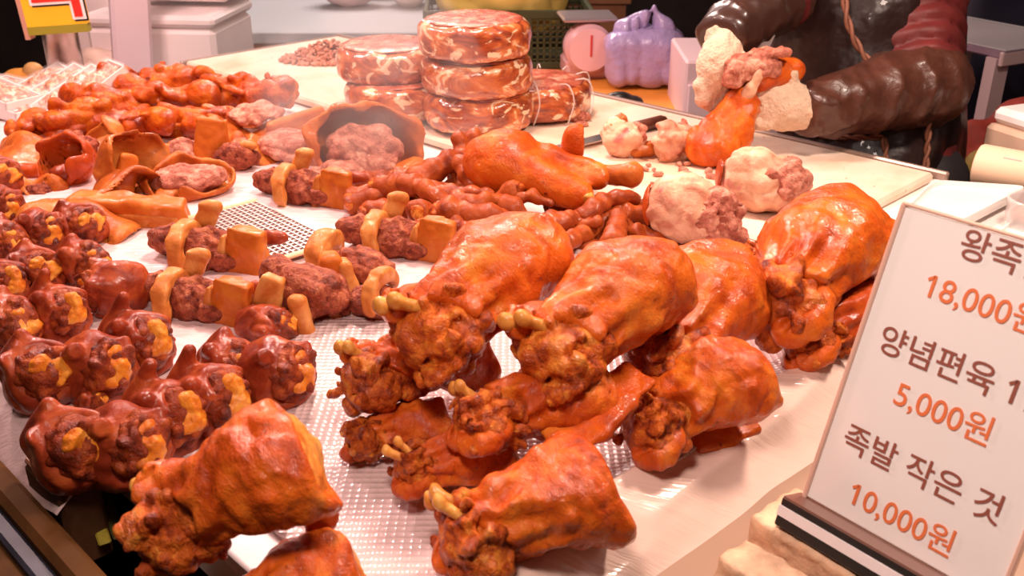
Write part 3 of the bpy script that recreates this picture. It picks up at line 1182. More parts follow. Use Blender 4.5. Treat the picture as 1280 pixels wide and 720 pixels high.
link('crumbly_meat', lump((.012, .006, .022), (.050, .034, .024), 21, .008), LEAN, t)
link('rind_arch', arch_mesh((-.040, .02, .014), .030, .011, .013, -.2, 3.4, 22), RIND, t)
link('rind_block', slab_mesh((-.006, -.028, .026), (.014, .020, .028), .009, .5, -.2, 23), CUTSKIN, t)
link('rind_fold', slab_mesh((.012, -.024, .022), (.007, .018, .024), .005, .5, -.2, 24), RIND, t)
t = thing('sliced_head_meat', 'dark meat round in a pale rind ring, against the left top hock', 'sliced meat', at(472, 396, .006), math.radians(-20), 'sliced head meat with rind')
link('dark_meat', lump((0, -.004, .022), (.036, .030, .024), 31, .007), LEAN, t)
link('rind_ring', arch_mesh((.008, 0, .020), .032, .010, .010, .1, 3.2, 32), RIND, t)
link('meat_flap', lump((-.034, -.018, .024), (.011, .010, .022), 33, .004), LEAN, t)
t = thing('sliced_head_meat', 'large dark lump of head meat with two pale rind pieces on its side', 'sliced meat', at(376, 398, .006), math.radians(-25), 'sliced head meat with rind')
link('dark_meat', lump((.006, .006, .034), (.056, .042, .036), 41, .010, 45, extra=[((-.045, .020, .046), (.028, .020, .018))]), LEAN, t)
link('rind_block', slab_mesh((-.014, -.030, .050), (.016, .012, .022), .006, .2, .3, 42), RIND, t)
link('rind_strip', slab_mesh((.030, -.036, .026), (.009, .007, .026), .006, .2, -.1, 43), RIND, t)
link('red_meat', lump((-.034, -.030, .018), (.028, .016, .018), 44, .007), DFOOT, t)
t = thing('sliced_head_meat', 'small dark chunk of head meat alone left of the farthest sliced piece', 'sliced meat', at(300, 214, .006), math.radians(-8), 'sliced head meat with rind')
link('meat_chunk', lump((0, 0, .026), (.042, .026, .026), 51, .008), LEAN, t)
link('fat_lump', lump((.020, 0, .048), (.020, .012, .010), 52, .003), RIND, t)


# ================================================================== HEAD SKINS, EARS AND RINDS AT THE BACK LEFT
def cup_mesh(r, n, off, th, seed, amp=.024, h=.0036, wob=.034):
    n = Vector(n).normalized()
    m = max(r) + .03

    def fn(P):
        Q = P + amp * np.stack([fbm(P, 11, 2, seed), fbm(P, 11, 2, seed + 1), fbm(P, 11, 2, seed + 2)], 1)
        d = np.abs(ell(Q, (0, 0, 0), r) + .003 * np.sin(P[:, 0] * 95 + 60 * P[:, 2])) - th * .8
        pl = P @ A(*n) - off + wob * fbm(P, 18, 2, seed + 3)
        d = smax(d, pl, .006)
        return d + .0015 * fbm(P, 60, 2, seed + 4) + .0022 * ridge(P * A(1, .5, .8), 32, seed + 6)
    return sdf(fn, (-m, -m, -r[2] - .03), (m, m, r[2] + .03), h, 'cup')


def fold_mesh(lx, ly, th, bend, waves, seed, h=.0036):
    """a thick sheet of skin draped in folds"""
    def fn(P):
        x, y = P[:, 0], P[:, 1]
        zc = bend[0] * (x / lx) ** 2 + bend[1] * (y / ly) ** 2
        for (a, k, ph, g) in waves:
            zc = zc + a * np.sin(k * (x * g + y * (1 - g)) + ph)
        zc = zc + .008 * fbm(P * A(1, 1, 0), 14, 2, seed)
        d = (np.abs(P[:, 2] - zc) - th) * .7
        e = np.sqrt((x / lx) ** 4 + (y / ly) ** 4 + 1e-9) ** .5
        d = smax(d, (e - 1 + .16 * fbm(P * A(1, 1, 0), 20, 2, seed + 5)) * min(lx, ly) * .8, .006)
        return d + .0012 * fbm(P, 70, 2, seed + 7) + .0026 * ridge(P * A(.5, 1, 1), 30, seed + 8)
    zm = abs(bend[0]) + abs(bend[1]) + sum(abs(w[0]) for w in waves) + .02
    return sdf(fn, (-lx * 1.25, -ly * 1.25, -zm), (lx * 1.25, ly * 1.25, zm), h, 'fold')


def piece(name, label, cat, px, z, yaw, parts, tilt=(0, 0), sc=1.0, group='cooked head skins and ears'):
    t = thing(name, label, cat, at(*px, z), 0, group)
    t.rotation_euler = (Matrix.Rotation(math.radians(yaw), 3, 'Z') @ Matrix.Rotation(math.radians(tilt[0]), 3, 'X') @ Matrix.Rotation(math.radians(tilt[1]), 3, 'Y')).to_euler()
    t.scale = (sc,) * 3
    for n, me, mt in parts:
        link(n, me, mt, t)
    return t


drape = fold_mesh(.085, .052, .005, (-.030, -.022), [(.006, 90, 0, 1), (.004, 130, 1, .6)], 3)
drape2 = fold_mesh(.075, .060, .005, (-.026, -.020), [(.008, 70, 1, .8), (.004, 120, 0, .4)], 13)
cupA = cup_mesh((.056, .050, .052), (.5, -.35, .75), .010, .0055, 21)
cupB = cup_mesh((.078, .050, .070), (.45, -.70, .35), .004, .006, 31)
cupC = cup_mesh((.050, .046, .040), (-.55, -.60, .30), .008, .005, 41)
fill1 = lump((0, 0, 0), (.052, .036, .024), 61, .011, 40, .003)
fill2 = lump((0, 0, 0), (.040, .034, .026), 62, .011, 45, .003)
longslab = slab_mesh((0, 0, 0), (.082, .022, .022), .010, 0, 0, 71, .004)
darkin = lump((0, 0, 0), (.034, .026, .022), 63, .008)

piece('head_skin', 'draped orange head skin with dark hollow under it, above the split trotters at the left', 'head skin', (86, 262), .048, -18,
      [('skin', drape, HEADSKIN), ('inner_meat', lump((-.030, -.026, -.028), (.040, .018, .018), 64, .006), DARK)], (12, 8), 1.1)
piece('pork_ear', 'brown cupped ear standing behind the draped head skin', 'ear', (82, 212), .034, 20, [('ear', cup_mesh((.044, .034, .040), (-.5, -.7, .4), .006, .005, 23), SKIN_RED), ('inner_meat', lump((.0, .004, -.010), (.026, .018, .020), 65, .007), DARK)], (0, 0), 1.1)
piece('rind_slab', 'long glossy orange rind slab with flat cut sides at the front of the head skins', 'rind', (164, 260), .030, -2,
      [('rind', longslab, CUTSKIN), ('pale_side', slab_mesh((-.004, -.020, -.008), (.076, .004, .010), .003, 0, 0, 72, .002), RIND), ('under_meat', lump((.02, .002, -.022), (.055, .018, .012), 66, .006), LEAN)], (8, 4), 1.08)
piece('head_skin', 'tall folded skin with a curled edge behind the long rind slab', 'head skin', (184, 212), .050, 25,
      [('skin', cupB, HEADSKIN), ('fold', slab_mesh((-.040, -.010, -.010), (.016, .012, .048), .008, .3, .35, 73), CUTSKIN)], (0, 0), .95)
piece('head_skin', 'slanting wrinkled skin between the brown ear and the tall fold', 'head skin', (140, 226), .046, 60,
      [('skin', drape2, HEADSKIN)], (-38, 0), .95)
piece('head_skin', 'head skin lined with torn pink meat, right of the tall folded skin', 'head skin', (238, 226), .030, -8,
      [('skin', cup_mesh((.075, .055, .040), (.05, -.25, .9), .004, .006, 33), HEADSKIN), ('lining', lump((.004, 0, .004), (.062, .042, .026), 67, .013, 38, .003), LEAN_PINK), ('rolled_end', arch_mesh((-.020, -.040, -.018), .012, .006, .016, -2.1, 3.6, 74), HEADSKIN)], (6, 0), 1.0)
piece('rind_slab', 'upright orange rind slab leaning before the dark glazed pieces', 'rind', (264, 182), .045, 15,
      [('rind', slab_mesh((0, 0, 0), (.030, .012, .052), .008, 0, .15, 75, .004), CUTSKIN), ('torn_meat', lump((-.048, .004, -.010), (.026, .022, .030), 68, .012), LEAN_PINK)], (0, 0), 1.05)
piece('head_skin', 'skin with crumbly meat and a curling ear edge, right end of the back row', 'head skin', (330, 158), .032, 18,
      [('skin', fold_mesh(.095, .046, .006, (.020, -.020), [(.008, 60, 0, 1)], 43), HEADSKIN), ('crumbly_meat', lump((-.010, .012, .020), (.052, .026, .016), 69, .010), LEAN_PINK), ('ear_edge', slab_mesh((.055, -.022, .014), (.050, .008, .014), .006, .1, -.25, 76), CUTSKIN)], (8, 0), 1.1)
piece('head_skin', 'pinkish meat lined skin lying flat left of the steaming cupped one', 'head skin', (374, 186), .026, 0,
      [('skin', fold_mesh(.080, .060, .006, (.012, -.014), [(.009, 60, 0, .7)], 53), HEADSKIN), ('lining', lump((-.008, -.004, .010), (.060, .044, .020), 70, .012, 36, .003), LEAN_PINK)], (14, 0), 1.05)
piece('head_skin', 'large steaming head skin cupped round stringy meat, before the stacked meat cakes', 'head skin', (458, 182), .054, 12,
      [('skin', cup_mesh((.088, .052, .072), (.16, -.86, .22), .004, .007, 35), HEADSKIN), ('stringy_meat', lump((.0, .002, -.012), (.060, .032, .042), 77, .014, 34, .003), LEAN_PINK), ('lower_lip', slab_mesh((.044, -.030, -.042), (.052, .012, .012), .008, .55, -.35, 78), CUTSKIN)], (-8, 6), 1.12)
piece('head_skin', 'small hazy lump of meat at the foot of the steaming head skin', 'head skin', (424, 214), .020, 0, [('meat', lump((0, 0, 0), (.048, .026, .020), 79, .008), LEAN_PINK)])
piece('head_skin', 'pale orange head skin spread out at the left frame edge behind the trotters', 'head skin', (34, 186), .034, -10,
      [('skin', fold_mesh(.088, .075, .006, (-.020, -.026), [(.010, 60, 2, .6), (.004, 120, 0, .3)], 63), HEADSKIN)], (10, 0), 1.15)
piece('head_skin', 'rolled reddish skin lying below the spread out head skin at the left', 'head skin', (24, 212), .018, 0, [('skin', slab_mesh((0, 0, 0), (.058, .016, .014), .012, 0, 0, 80, .004), SKIN_RED)])
piece('pork_ear', 'curved ear ringed round torn brown meat, left of the dark glazed pieces', 'ear', (100, 186), .030, -5,
      [('ear', cup_mesh((.070, .058, .046), (-.30, -.10, .85), .004, .006, 45), HEADSKIN), ('torn_meat', lump((-.012, -.004, .004), (.044, .032, .026), 81, .013), LEAN)], (12, 0), 1.05)
piece('head_skin', 'thin skin strip running behind the brown ear towards the glazed pieces', 'head skin', (112, 200), .014, 24, [('skin', slab_mesh((0, 0, 0), (.085, .014, .010), .007, 0, .05, 82, .004), HEADSKIN)])

for k, (px, z, yaw, tl_, sc, mt, lab) in enumerate([
    ((150, 176), .034, 30, (24, 10), .72, HEADSKIN, 'small folded skin between the ringed ear and the plump glazed piece'),
    ((62, 166), .036, -20, (16, -8), .75, SKIN_RED, 'reddish folded skin scrap just below the wrapped packs'),
    ((292, 146), .034, 10, (18, 6), .70, HEADSKIN, 'folded skin scrap under the bright right end of the glazed row'),
    ((216, 186), .030, 50, (30, -6), .62, CUTSKIN, 'curled orange skin scrap left of the upright rind slab'),
    ((306, 178), .026, -30, (22, 0), .66, HEADSKIN, 'skin scrap lying between the upright rind slab and the pinkish lined skin'),
    ((46, 226), .020, 14, (10, 4), .60, HEADSKIN, 'flat skin scrap left of the brown cupped ear'),
]):
    sd_ = 90 + 7 * k
    piece('head_skin', lab, 'head skin', px, z, yaw, [
        ('skin', fold_mesh(.085, .060, .006, (-.030 + .016 * (k % 3), -.030), [(.012, 55 + 9 * k, k, .7), (.006, 110, 1, .3)], sd_), mt),
        ('torn_meat', lump((.02 * (k % 2) - .01, -.03, -.012), (.040, .026, .018), sd_ + 1, .011, 45), LEAN if k % 2 else LEAN_PINK)], tl_, sc)

GL = [
    ((168, 156), .040, -12, (.072, .032, .034), 'plump glazed piece in the front of the glazed row, left'),
    ((226, 158), .034, -22, (.055, .026, .026), 'glazed piece with a split end, right of the plump one in front'),
    ((206, 128), .062, 8, (.075, .030, .028), 'long glazed piece lying along the middle of the glazed row'),
    ((300, 120), .060, -4, (.088, .032, .032), 'longest brightest glazed piece at the right end of the glazed row'),
    ((126, 132), .060, -25, (.056, .040, .030), 'knobbly glazed piece next to the wrapped packs'),
    ((152, 108), .075, -50, (.046, .026, .030), 'small glazed piece at the back, below the steel pole'),
    ((252, 104), .060, 0, (.080, .030, .026), 'dark glazed piece fading into the steam at the back'),
    ((246, 148), .046, -6, (.085, .020, .018), 'thin stretched glazed piece low in the middle of the glazed row'),
    ((348, 116), .048, -70, (.036, .026, .030), 'rough glazed end piece beside the cutting board'),
    ((98, 152), .050, 30, (.044, .028, .040), 'dark torn glazed piece standing before the wrapped packs'),
    ((62, 160), .040, 20, (.046, .026, .020), 'small crumpled glazed piece by the packs at the left'),
    ((200, 100), .052, 12, (.060, .030, .028), 'glazed piece at the very back below the white foam box'),
]
for i, (px, z, yaw, r, lab) in enumerate(GL):
    t = thing('glazed_meat_piece', lab, 'glazed meat', at(*px, z), math.radians(yaw), 'glazed meat pieces at the back')
    rnd = random.Random(i * 7 + 1)
    n = 4 + i % 3
    ch = [(Vector((r[0] * (2 * k / (n - 1) - 1) * .95, r[1] * rnd.uniform(-.5, .5), r[2] * rnd.uniform(-.4, .5))), rnd.uniform(.55, 1.0)) for k in range(n)]
    st_ = [(Vector((r[0] * rnd.uniform(-.9, .2), r[1] * rnd.uniform(-1, 1), r[2] * rnd.uniform(.2, 1))), Vector((r[0] * rnd.uniform(.0, 1), r[1] * rnd.uniform(-1, 1), r[2] * rnd.uniform(-.2, .9)))) for _ in range(5)]

    def gf(P):
        d = None
        for k in range(n - 1):
            e_ = cap(P, ch[k][0], ch[k + 1][0], r[1] * ch[k][1], r[1] * ch[k + 1][1])
            d = e_ if d is None else sm(d, e_, .010)
        for a_, b_ in st_:
            d = sm(d, cap(P, a_, b_, .009, .006), .004)
        return d + .006 * fbm(P, 26, 2, 200 + i) + .004 * ridge(P * A(.6, 1, 1), 34, 210 + i) + .0015 * ridge(P, 80, i)
    mm = [r[0] + r[1] + .02, r[1] * 2 + .03, r[1] + r[2] + .03]
    link('meat', sdf(gf, [-v for v in mm], mm, .0034, 'glazed', (30, .006, i, (.6, 1, 1))), GLAZE, t)
    a_ = ch[0][0]
    link('torn_end', lump((a_.x - r[1] * .5, a_.y, a_.z), (r[1] * .5, r[1] * .62, r[1] * .62), 230 + i, .005, 60, .003), FOOT, t)
    t.scale = (1.12, 1.12, 1.12)

# ================================================================== WRAPPED PACKS
SLICE = meat('packed_meat', [(.28, (.36, .10, .05)), (.5, (.62, .26, .15)), (.7, (.86, .62, .48))], 60, .3, .5, (90, 1, .004), tone=.34)


def pack(label, px, z, yaw, tilt, L=.155, Wd=.085):
    t = thing('wrapped_meat_pack', label, 'meat pack', at(*px, z), 0, 'film wrapped packs of sliced meat')
    t.rotation_euler = (Matrix.Rotation(math.radians(yaw), 3, 'Z') @ Matrix.Rotation(math.radians(tilt), 3, 'Y')).to_euler()
    m = MB()
    m.box((0, 0, -.010), (L, Wd, .003), None, .001)
    for sx in (-1, 1):
        m.box((sx * (L / 2 - .002), 0, 0), (.004, Wd, .024), None, .001)
    for sy in (-1, 1):
        m.box((0, sy * (Wd / 2 - .002), 0), (L, .004, .024), None, .001)
    m.build('tray', plain('pack_tray', (.86, .76, .72), .3, coat=.4) if 'pack_tray' not in bpy.data.materials else bpy.data.materials['pack_tray'], t)
    link('meat_slices', slice_me, SLICE, t).location = (0, 0, .004)
    f = MB().box((0, 0, .015), (L + .004, Wd + .004, .004), None, .002).build('film', WRAP, t, True)
    return t


slice_me = lump((0, 0, .0), (.072, .038, .013), 301, .009, 70, .0028, None, .004, (110, .006, 4, (1, 1, .4)))
for args in [
    ('wrapped pack standing behind the others, upper left of the steel pole foot', (44, 108), .030, 38, -22),
    ('wrapped pack in the middle of the fan of packs', (66, 112), .045, 40, -24),
    ('widest wrapped pack leaning towards the glazed pieces', (88, 116), .058, 40, -26),
    ('rightmost wrapped pack, its clear end against the steel pole', (112, 112), .072, 42, -28),
    ('wrapped pack lying flat at the left frame edge', (12, 132), .030, -30, 6),
    ('wrapped pack under the flat one at the left frame edge', (18, 112), .012, -28, 4),
    ('wrapped pack at the far left with a torn corner of film', (2, 118), .050, -32, 8),
]:
    pack(*args)

# ================================================================== HEAP OF TAILS
def tail_mesh(seed, L, r0, r1, curve):
    def fn(P):
        pts = [Vector((-L / 2 + L * k / 5, curve * math.sin(math.pi * k / 5), .25 * curve * math.sin(2 * k))) for k in range(6)]
        d = None
        for k in range(5):
            ra, rb = r0 + (r1 - r0) * k / 5, r0 + (r1 - r0) * (k + 1) / 5
            e = cap(P, pts[k], pts[k + 1], ra, rb)
            d = e if d is None else sm(d, e, .006)
        d = sm(d, ell(P, pts[0], (r0 * 1.15,) * 3), .006)
        return d + .0035 * fbm(P, 45, 2, seed) + .0016 * np.sin(P[:, 0] * 240 + seed)
    return sdf(fn, (-L / 2 - .03, -.03, -.04), (L / 2 + .03, .03 + max(0, curve), .04), .0028, 'tail')


def tail_end(seed, L, r0):
    return lump((-L / 2 - r0 * .75, 0, 0), (r0 * .5, r0 * .9, r0 * .9), seed, .004, 80, .0024)


TLS = [(s, L, a, b, c) for s, L, a, b, c in ((1, .095, .015, .010, .012), (2, .115, .014, .008, .022), (3, .075, .017, .012, .004), (4, .125, .013, .009, -.012), (5, .06, .018, .014, .002))]
TME = [(tail_mesh(*k), tail_end(k[0], k[1], k[2])) for k in TLS]
tproto = {}
rnd = random.Random(5)
spots = []
# pixel, height, yaw, tilt
hand = [((466, 238), .012, 10, 0, 1), ((505, 246), .020, 12, -4, 3), ((530, 228), .030, 20, 0, 1), ((486, 252), .012, -10, 5, 0), ((556, 252), .030, 60, 5, 1), ((560, 272), .020, 50, 0, 0),
        ((575, 200), .055, 100, -60, 2), ((584, 192), .060, 60, -50, 4), ((590, 222), .050, 130, -30, 2), ((545, 214), .045, 30, -25, 4), ((520, 220), .030, -20, -20, 4), ((600, 238), .045, 150, 10, 1),
        ((580, 250), .036, 120, 0, 3), ((540, 262), .016, 80, 0, 2), ((606, 262), .030, 40, 0, 2), ((570, 284), .016, -30, 0, 2), ((600, 284), .014, 20, 0, 0), ((625, 278), .020, -60, 0, 4),
        ((655, 268), .030, -20, 0, 3), ((690, 268), .035, -25, 0, 1), ((720, 276), .030, 30, 0, 2), ((745, 280), .028, 50, -5, 3), ((765, 258), .040, 35, -5, 0), ((728, 300), .010, -12, 0, 3),
        ((760, 298), .012, -10, 0, 1), ((790, 275), .016, 15, 0, 0), ((795, 292), .012, -40, 0, 2), ((700, 290), .014, 10, 0, 1), ((770, 285), .030, 80, -10, 2), ((670, 284), .012, -40, 0, 0),
        ((500, 262), .010, 30, 0, 2), ((620, 246), .030, 70, 0, 0), ((560, 236), .050, -20, 0, 3), ((640, 255), .045, 10, 0, 1), ((520, 244), .036, -35, 0, 0), ((535, 290), .012, 70, 0, 4), ((590, 268), .036, -10, 0, 4),
        ((480, 228), .010, 25, 0, 4), ((715, 262), .016, -60, 0, 0), ((745, 262), .014, 10, 0, 2), ((805, 264), .020, -10, -8, 4), ((615, 222), .040, 40, -20, 4)]
special = {6: 'tail piece standing upright at the top left of the heap of tails', 10: 'short stubby tail piece on the upper edge of the heap, left of the upright one',
           23: 'long thin tail stretched out at the front right foot of the heap', 1: 'long straight tail at the left end of the heap of tails',
           22: 'thick brown tail sticking out at the right under the smooth hock', 25: 'last tail lying at the right end of the heap beside the pale knuckle'}
ORD = 'first second third fourth fifth sixth seventh eighth ninth tenth eleventh twelfth thirteenth fourteenth fifteenth sixteenth seventeenth eighteenth nineteenth twentieth twenty-first twenty-second'.split()
band = {}
for i, h_ in enumerate(hand):
    y_ = h_[0][1]
    band.setdefault('upper' if y_ < 240 else ('middle' if y_ < 264 else 'lower'), []).append((h_[0][0], i))
tlab = {}
for b_, L_ in band.items():
    for k, (x_, i) in enumerate(sorted(L_)):
        tlab[i] = 'braised tail in the %s part of the heap, %s from its left end' % (b_, ORD[k])
for i, (px, z, yaw, tilt, v) in enumerate(hand):
    loc = at(*px, z + .012)
    rot = (Matrix.Rotation(math.radians(yaw), 3, 'Z') @ Matrix.Rotation(math.radians(tilt), 3, 'Y') @ Matrix.Rotation(rnd.uniform(0, 6), 3, 'X')).to_euler()
    sc = rnd.uniform(.95, 1.2)
    lab = special.get(i, tlab[i])
    if v not in tproto:
        o = thing('braised_tail', lab, 'tail', loc, 0, 'braised tails in the heap')
        link('skin', TME[v][0], TAIL, o)
        link('cut_end', TME[v][1], FOOT, o)
        o.rotation_euler = rot
        o.scale = (sc,) * 3
        tproto[v] = o
    else:
        copy_thing(tproto[v], lab, loc, rot, (sc,) * 3)

# ================================================================== PRESSED MEAT CAKES
def cake_mat():
    m, nt, p = nodes('pressed_head_meat')
    v = coords(nt)
    mp = nt.nodes.new('ShaderNodeMapping')
    mp.inputs['Scale'].default_value = (1, 1, 1.7)
    nt.links.new(v, mp.inputs['Vector'])
    v = mp.outputs[0]
    c1 = ramp(nt, noise(nt, 13, 4, .6, v, 1.8), [(.30, (.16, .022, .010)), (.46, (.40, .075, .020)), (.58, (.62, .17, .04)), (.64, (.82, .52, .30)), (.72, (.90, .68, .46)), (.82, (.52, .14, .06))])
    c2 = ramp(nt, noise(nt, 19, 3, .55, v, 1.6), [(.58, (0, 0, 0)), (.62, (1, 1, 1))])
    nt.links.new(mix(nt, c1, (.84, .60, .38), c2), p.inputs['Base Color'])
    n = bump(nt, noise(nt, 30, 3, .6, v, 1), .5, .004)
    nt.links.new(n, p.inputs['Normal'])
    p.inputs['Roughness'].default_value = .3
    p.inputs['Coat Weight'].default_value = .8
    p.inputs['Coat Roughness'].default_value = .08
    nt.links.new(bump(nt, noise(nt, 90, 2, .6, v), .4, .0015, n), p.inputs['Coat Normal'])
    return m


CAKE = cake_mat()
CAKETOP = meat('cake_top', [(.3, (.30, .05, .03)), (.5, (.46, .11, .06)), (.62, (.66, .28, .18)), (.75, (.80, .50, .36))], 30, .25, .8, (40, .4, .002), (200, .4, .0008))


def cake_side(seed, R, hgt):
    def fn(P):
        rr = np.sqrt(P[:, 0] ** 2 + P[:, 1] ** 2)
        z = P[:, 2]
        d = smax(rr - R * (1 - .06 * (np.abs(z / hgt * 2) ** 3)), np.abs(z) - hgt / 2, .014)
        return d + .004 * fbm(P, 22, 2, seed) + .0015 * ridge(P, 50, seed)
    return sdf(fn, (-R - .015, -R - .015, -hgt / 2 - .01), (R + .015, R + .015, hgt / 2 + .01), .0042, 'cake')


CK = [cake_side(s, .108, .066) for s in (1, 2, 3)]
top_me = lump((0, 0, 0), (.094, .094, .004), 88, .0015, 30, .004, None, .0008)
CKD = [
    ((599, 158), .040, 0, 0, 'bottom cake of the stack of three pressed meat cakes'),
    ((597, 158), .108, 1, 70, 'middle cake of the stack of three pressed meat cakes'),
    ((595, 158), .176, 2, 140, 'top cake of the stack of three pressed meat cakes, dark red flat top'),
    ((499, 143), .040, 1, 200, 'lower cake of the hazy stack of two, left of the stack of three'),
    ((490, 138), .105, 0, 260, 'upper cake of the hazy stack of two, one large pale patch on its side'),
]
for (px, z, k, yaw, lab) in CKD:
    p = at(px[0], px[1], .018)
    t = thing('pressed_meat_cake', lab, 'meat cake', (p.x, p.y, TZ + z + .018), math.radians(yaw), 'pressed meat cakes on the board')
    link('cake', CK[k], CAKE, t)
    link('top_face', top_me, CAKETOP, t).location = (0, 0, .033)
p = at(672, 142, .018)
t = thing('pressed_meat_cake', 'single film wrapped pressed meat cake behind the stack of three', 'meat cake', (p.x, p.y, TZ + .055), 2.1, 'pressed meat cakes on the board')
link('cake', CK[2], CAKE, t)
link('top_face', top_me, CAKETOP, t).location = (0, 0, .033)
FOLDM = plain('film_fold', (.9, .8, .75), .15, alpha=.45)
for k in range(10):
    a = k * .63
    MB().tube(smooth_pts([(.113 * math.cos(a), .113 * math.sin(a), -.03), (.116 * math.cos(a + .1), .116 * math.sin(a + .1), .01), (.105 * math.cos(a + .05), .105 * math.sin(a + .05), .042), (.08 * math.cos(a), .08 * math.sin(a), .040)], 3), .0016, 5).build('film_fold', FOLDM, t, True)

# ================================================================== ON THE BOARD
def knuckle(label, px, yaw, seed):
    t = thing('boiled_knuckle', label, 'boiled knuckle', at(*px, .018), math.radians(yaw), 'pale boiled knuckles')
    me = sdf(lambda P: sm(ell(P, (-.012, 0, .050), (.052, .046, .052)), ell(P, (.02, -.005, .040), (.045, .040, .038)), .02) + .007 * fbm(P, 24, 2, seed) + .003 * ridge(P, 40, seed), (-.08, -.07, -.02), (.09, .07, .12), .0030, 'flesh', (40, .005, seed))
    link('flesh', me, PALE, t)
    link('torn_side', lump((.036, -.018, .048), (.034, .034, .040), seed + 2, .012, 55, .0026, [((.060, -.02, .020), (.018, .016, .014))]), LEAN_PINK, t)
    link('skin_back', sdf(lambda P: smax(np.abs(ell(P, (-.012, .002, .050), (.056, .049, .055))) - .003, P[:, 0] + .060 + .004 * fbm(P, 30, 1, seed), .004), (-.085, -.07, -.02), (.0, .07, .12), .0032), SKIN_RED, t)


knuckle('pale boiled knuckle end behind the orange hock, skin stripped off', (862, 300), -10, 4)
knuckle('pale boiled knuckle end nearer the butcher, dark skin line on its left', (948, 262), -14, 9)
for lab, px, sc, sd in [('torn pale bone trimming with brown skin beside the knife', (778, 196), 1.0, 5), ('pinkish bone trimming leaning against the held joint', (838, 200), 1.05, 15)]:
    t = thing('bone_trimming', lab, 'trimming', at(*px, .018), .2, 'trimmings on the board')
    t.scale = (sc,) * 3
    link('flesh', lump((0, 0, .032), (.036, .028, .034), sd, .013, 40, .0028, [((.030, -.004, .018), (.026, .020, .018)), ((-.012, .0, .055), (.018, .014, .018))]), PALE, t)
    link('torn_meat', lump((.024, .004, .040), (.022, .018, .026), sd + 1, .010, 55, .0026), LEAN_PINK, t)
    link('skin_scrap', slab_mesh((-.012, .006, .062) if sd == 5 else (.034, .012, .026), (.022, .012, .010), .006, .4, -.3, sd), HEADSKIN if sd == 5 else DFOOT, t)
t = thing('bone_trimming', 'brown skin scrap over the knife, beside the pale trimming', 'trimming', at(806, 188, .03), .3, 'trimmings on the board')
link('skin_scrap', lump((0, 0, 0), (.030, .016, .016), 95, .008, 50), HEADSKIN, t)
t = thing('meat_scrap', 'shredded pink scrap alone on the board behind the knife', 'scrap', at(724, 150, .020), 0)
link('shreds', lump((0, 0, .008), (.026, .020, .014), 96, .010, 70, .0022), LEAN_PINK, t)
link('loose_shred', lump((.004, -.040, .002), (.014, .010, .006), 97, .005, 80, .0022), LEAN_PINK, t)


def heap(name, label, px, sz, n, seed, cat, mat):
    rnd = random.Random(seed)
    m = MB()
    for k in range(n):
        a, r = rnd.uniform(0, 6.28), math.sqrt(rnd.random())
        x, y = sz[0] * r * math.cos(a), sz[1] * r * math.sin(a)
        z = sz[2] * (1 - r) * rnd.uniform(.3, 1) + .004
        M = Matrix.Rotation(rnd.uniform(0, 6), 3, 'Z') @ Matrix.Rotation(rnd.uniform(0, 6), 3, 'X')
        s = rnd.uniform(.006, .013)
        m.box((x, y, z), (s * 1.6, s, s * .7), M, s * .3)
    o = m.build(name, mat, None, True)
    o.location = at(*px, .018)
    return tag(o, label, cat, kind='stuff')


heap('shredded_meat_heap', 'heap of shredded pinkish brown meat at the far left corner of the board', (412, 76), (.125, .062, .055), 700, 3, 'shredded meat', CRUMB)
heap('meat_crumbs', 'dark crumbs scattered over the board around the knuckles and trimmings', (860, 236), (.16, .13, .0), 60, 4, 'crumbs', CRUMB)

# knife lying on the board
ka, kb = at(694, 186, .026), at(828, 150, .030)
ku = (kb - ka).normalized()
kn = thing('kitchen_knife', 'kitchen knife with brown wooden handle lying on the board under the trimmings', 'knife', ka, math.atan2(ku.y, ku.x))
kl = (kb - ka).length
bl = MB()
V = [(0, .010, 0), (.02, -.018, 0), (kl * .66, -.020, 0), (kl * .66, .012, 0)]
bl.add([Vector(v) for v in V] + [Vector((v[0], v[1], .0025)) for v in V], [(3, 2, 1, 0), (4, 5, 6, 7), (0, 1, 5, 4), (1, 2, 6, 5), (2, 3, 7, 6), (3, 0, 4, 7)])
bl.build('blade', plain('blade_steel', (.42, .38, .37), .3, .9, var=.2, sc=30), kn)
MB().box((kl * .66 + kl * .18, -.002, .003), (kl * .36, .026, .020), None, .006).build('handle', plain('dark_wood_handle', (.13, .035, .018), .4, var=.4, sc=30), kn, True)

# ================================================================== PRICE SIGN
SB = at(1003, 621, .05)
sx_ = (at(1248, 760, .05) - SB)
SW = sx_.length
ex = sx_.normalized()
nn = Vector((0, 0, 1)).cross(ex)
tl = math.radians(18)
up = math.cos(tl) * Vector((0, 0, 1)) + math.sin(tl) * nn
no = ex.cross(up)                  # towards the viewer
SH = .255
Ms = Matrix((ex, up, no)).transposed()
sg = thing('price_sign', 'white acrylic price sign with brown and orange Korean writing on a striped black base', 'sign', SB)
sg.rotation_euler = Ms.to_euler()
PANEL = plain('sign_panel', (.92, .86, .83), .12, spec=.5, coat=.6)
MB().box((SW / 2, SH / 2, -.002), (SW - .006, SH - .004, .002), None, .0006).build('paper_panel', PANEL, sg)
ac = plain('acrylic_edge', (.74, .46, .36), .15, coat=.6)
m = MB()
m.box((.0015, SH / 2, -.002), (.004, SH, .007), None, .001)
m.box((SW - .0015, SH / 2, -.002), (.004, SH, .007), None, .001)
m.box((SW / 2, SH, -.002), (SW, .003, .007), None, .001)
m.build('acrylic_frame', ac, sg)
bs = MB()
bw = SW + .010
bs.box((SW / 2 - .001, -.004, .004), (bw, .007, .034), None, .001)
bs.box((SW / 2 - .001, -.0205, .004), (bw, .010, .034), None, .001)
bs.build('black_base', BLACKP, sg)
MB().box((SW / 2 - .001, -.0115, .0055), (bw - .0005, .0085, .034)).build('white_stripe', plain('white_stripe', (.90, .80, .80), .4), sg)
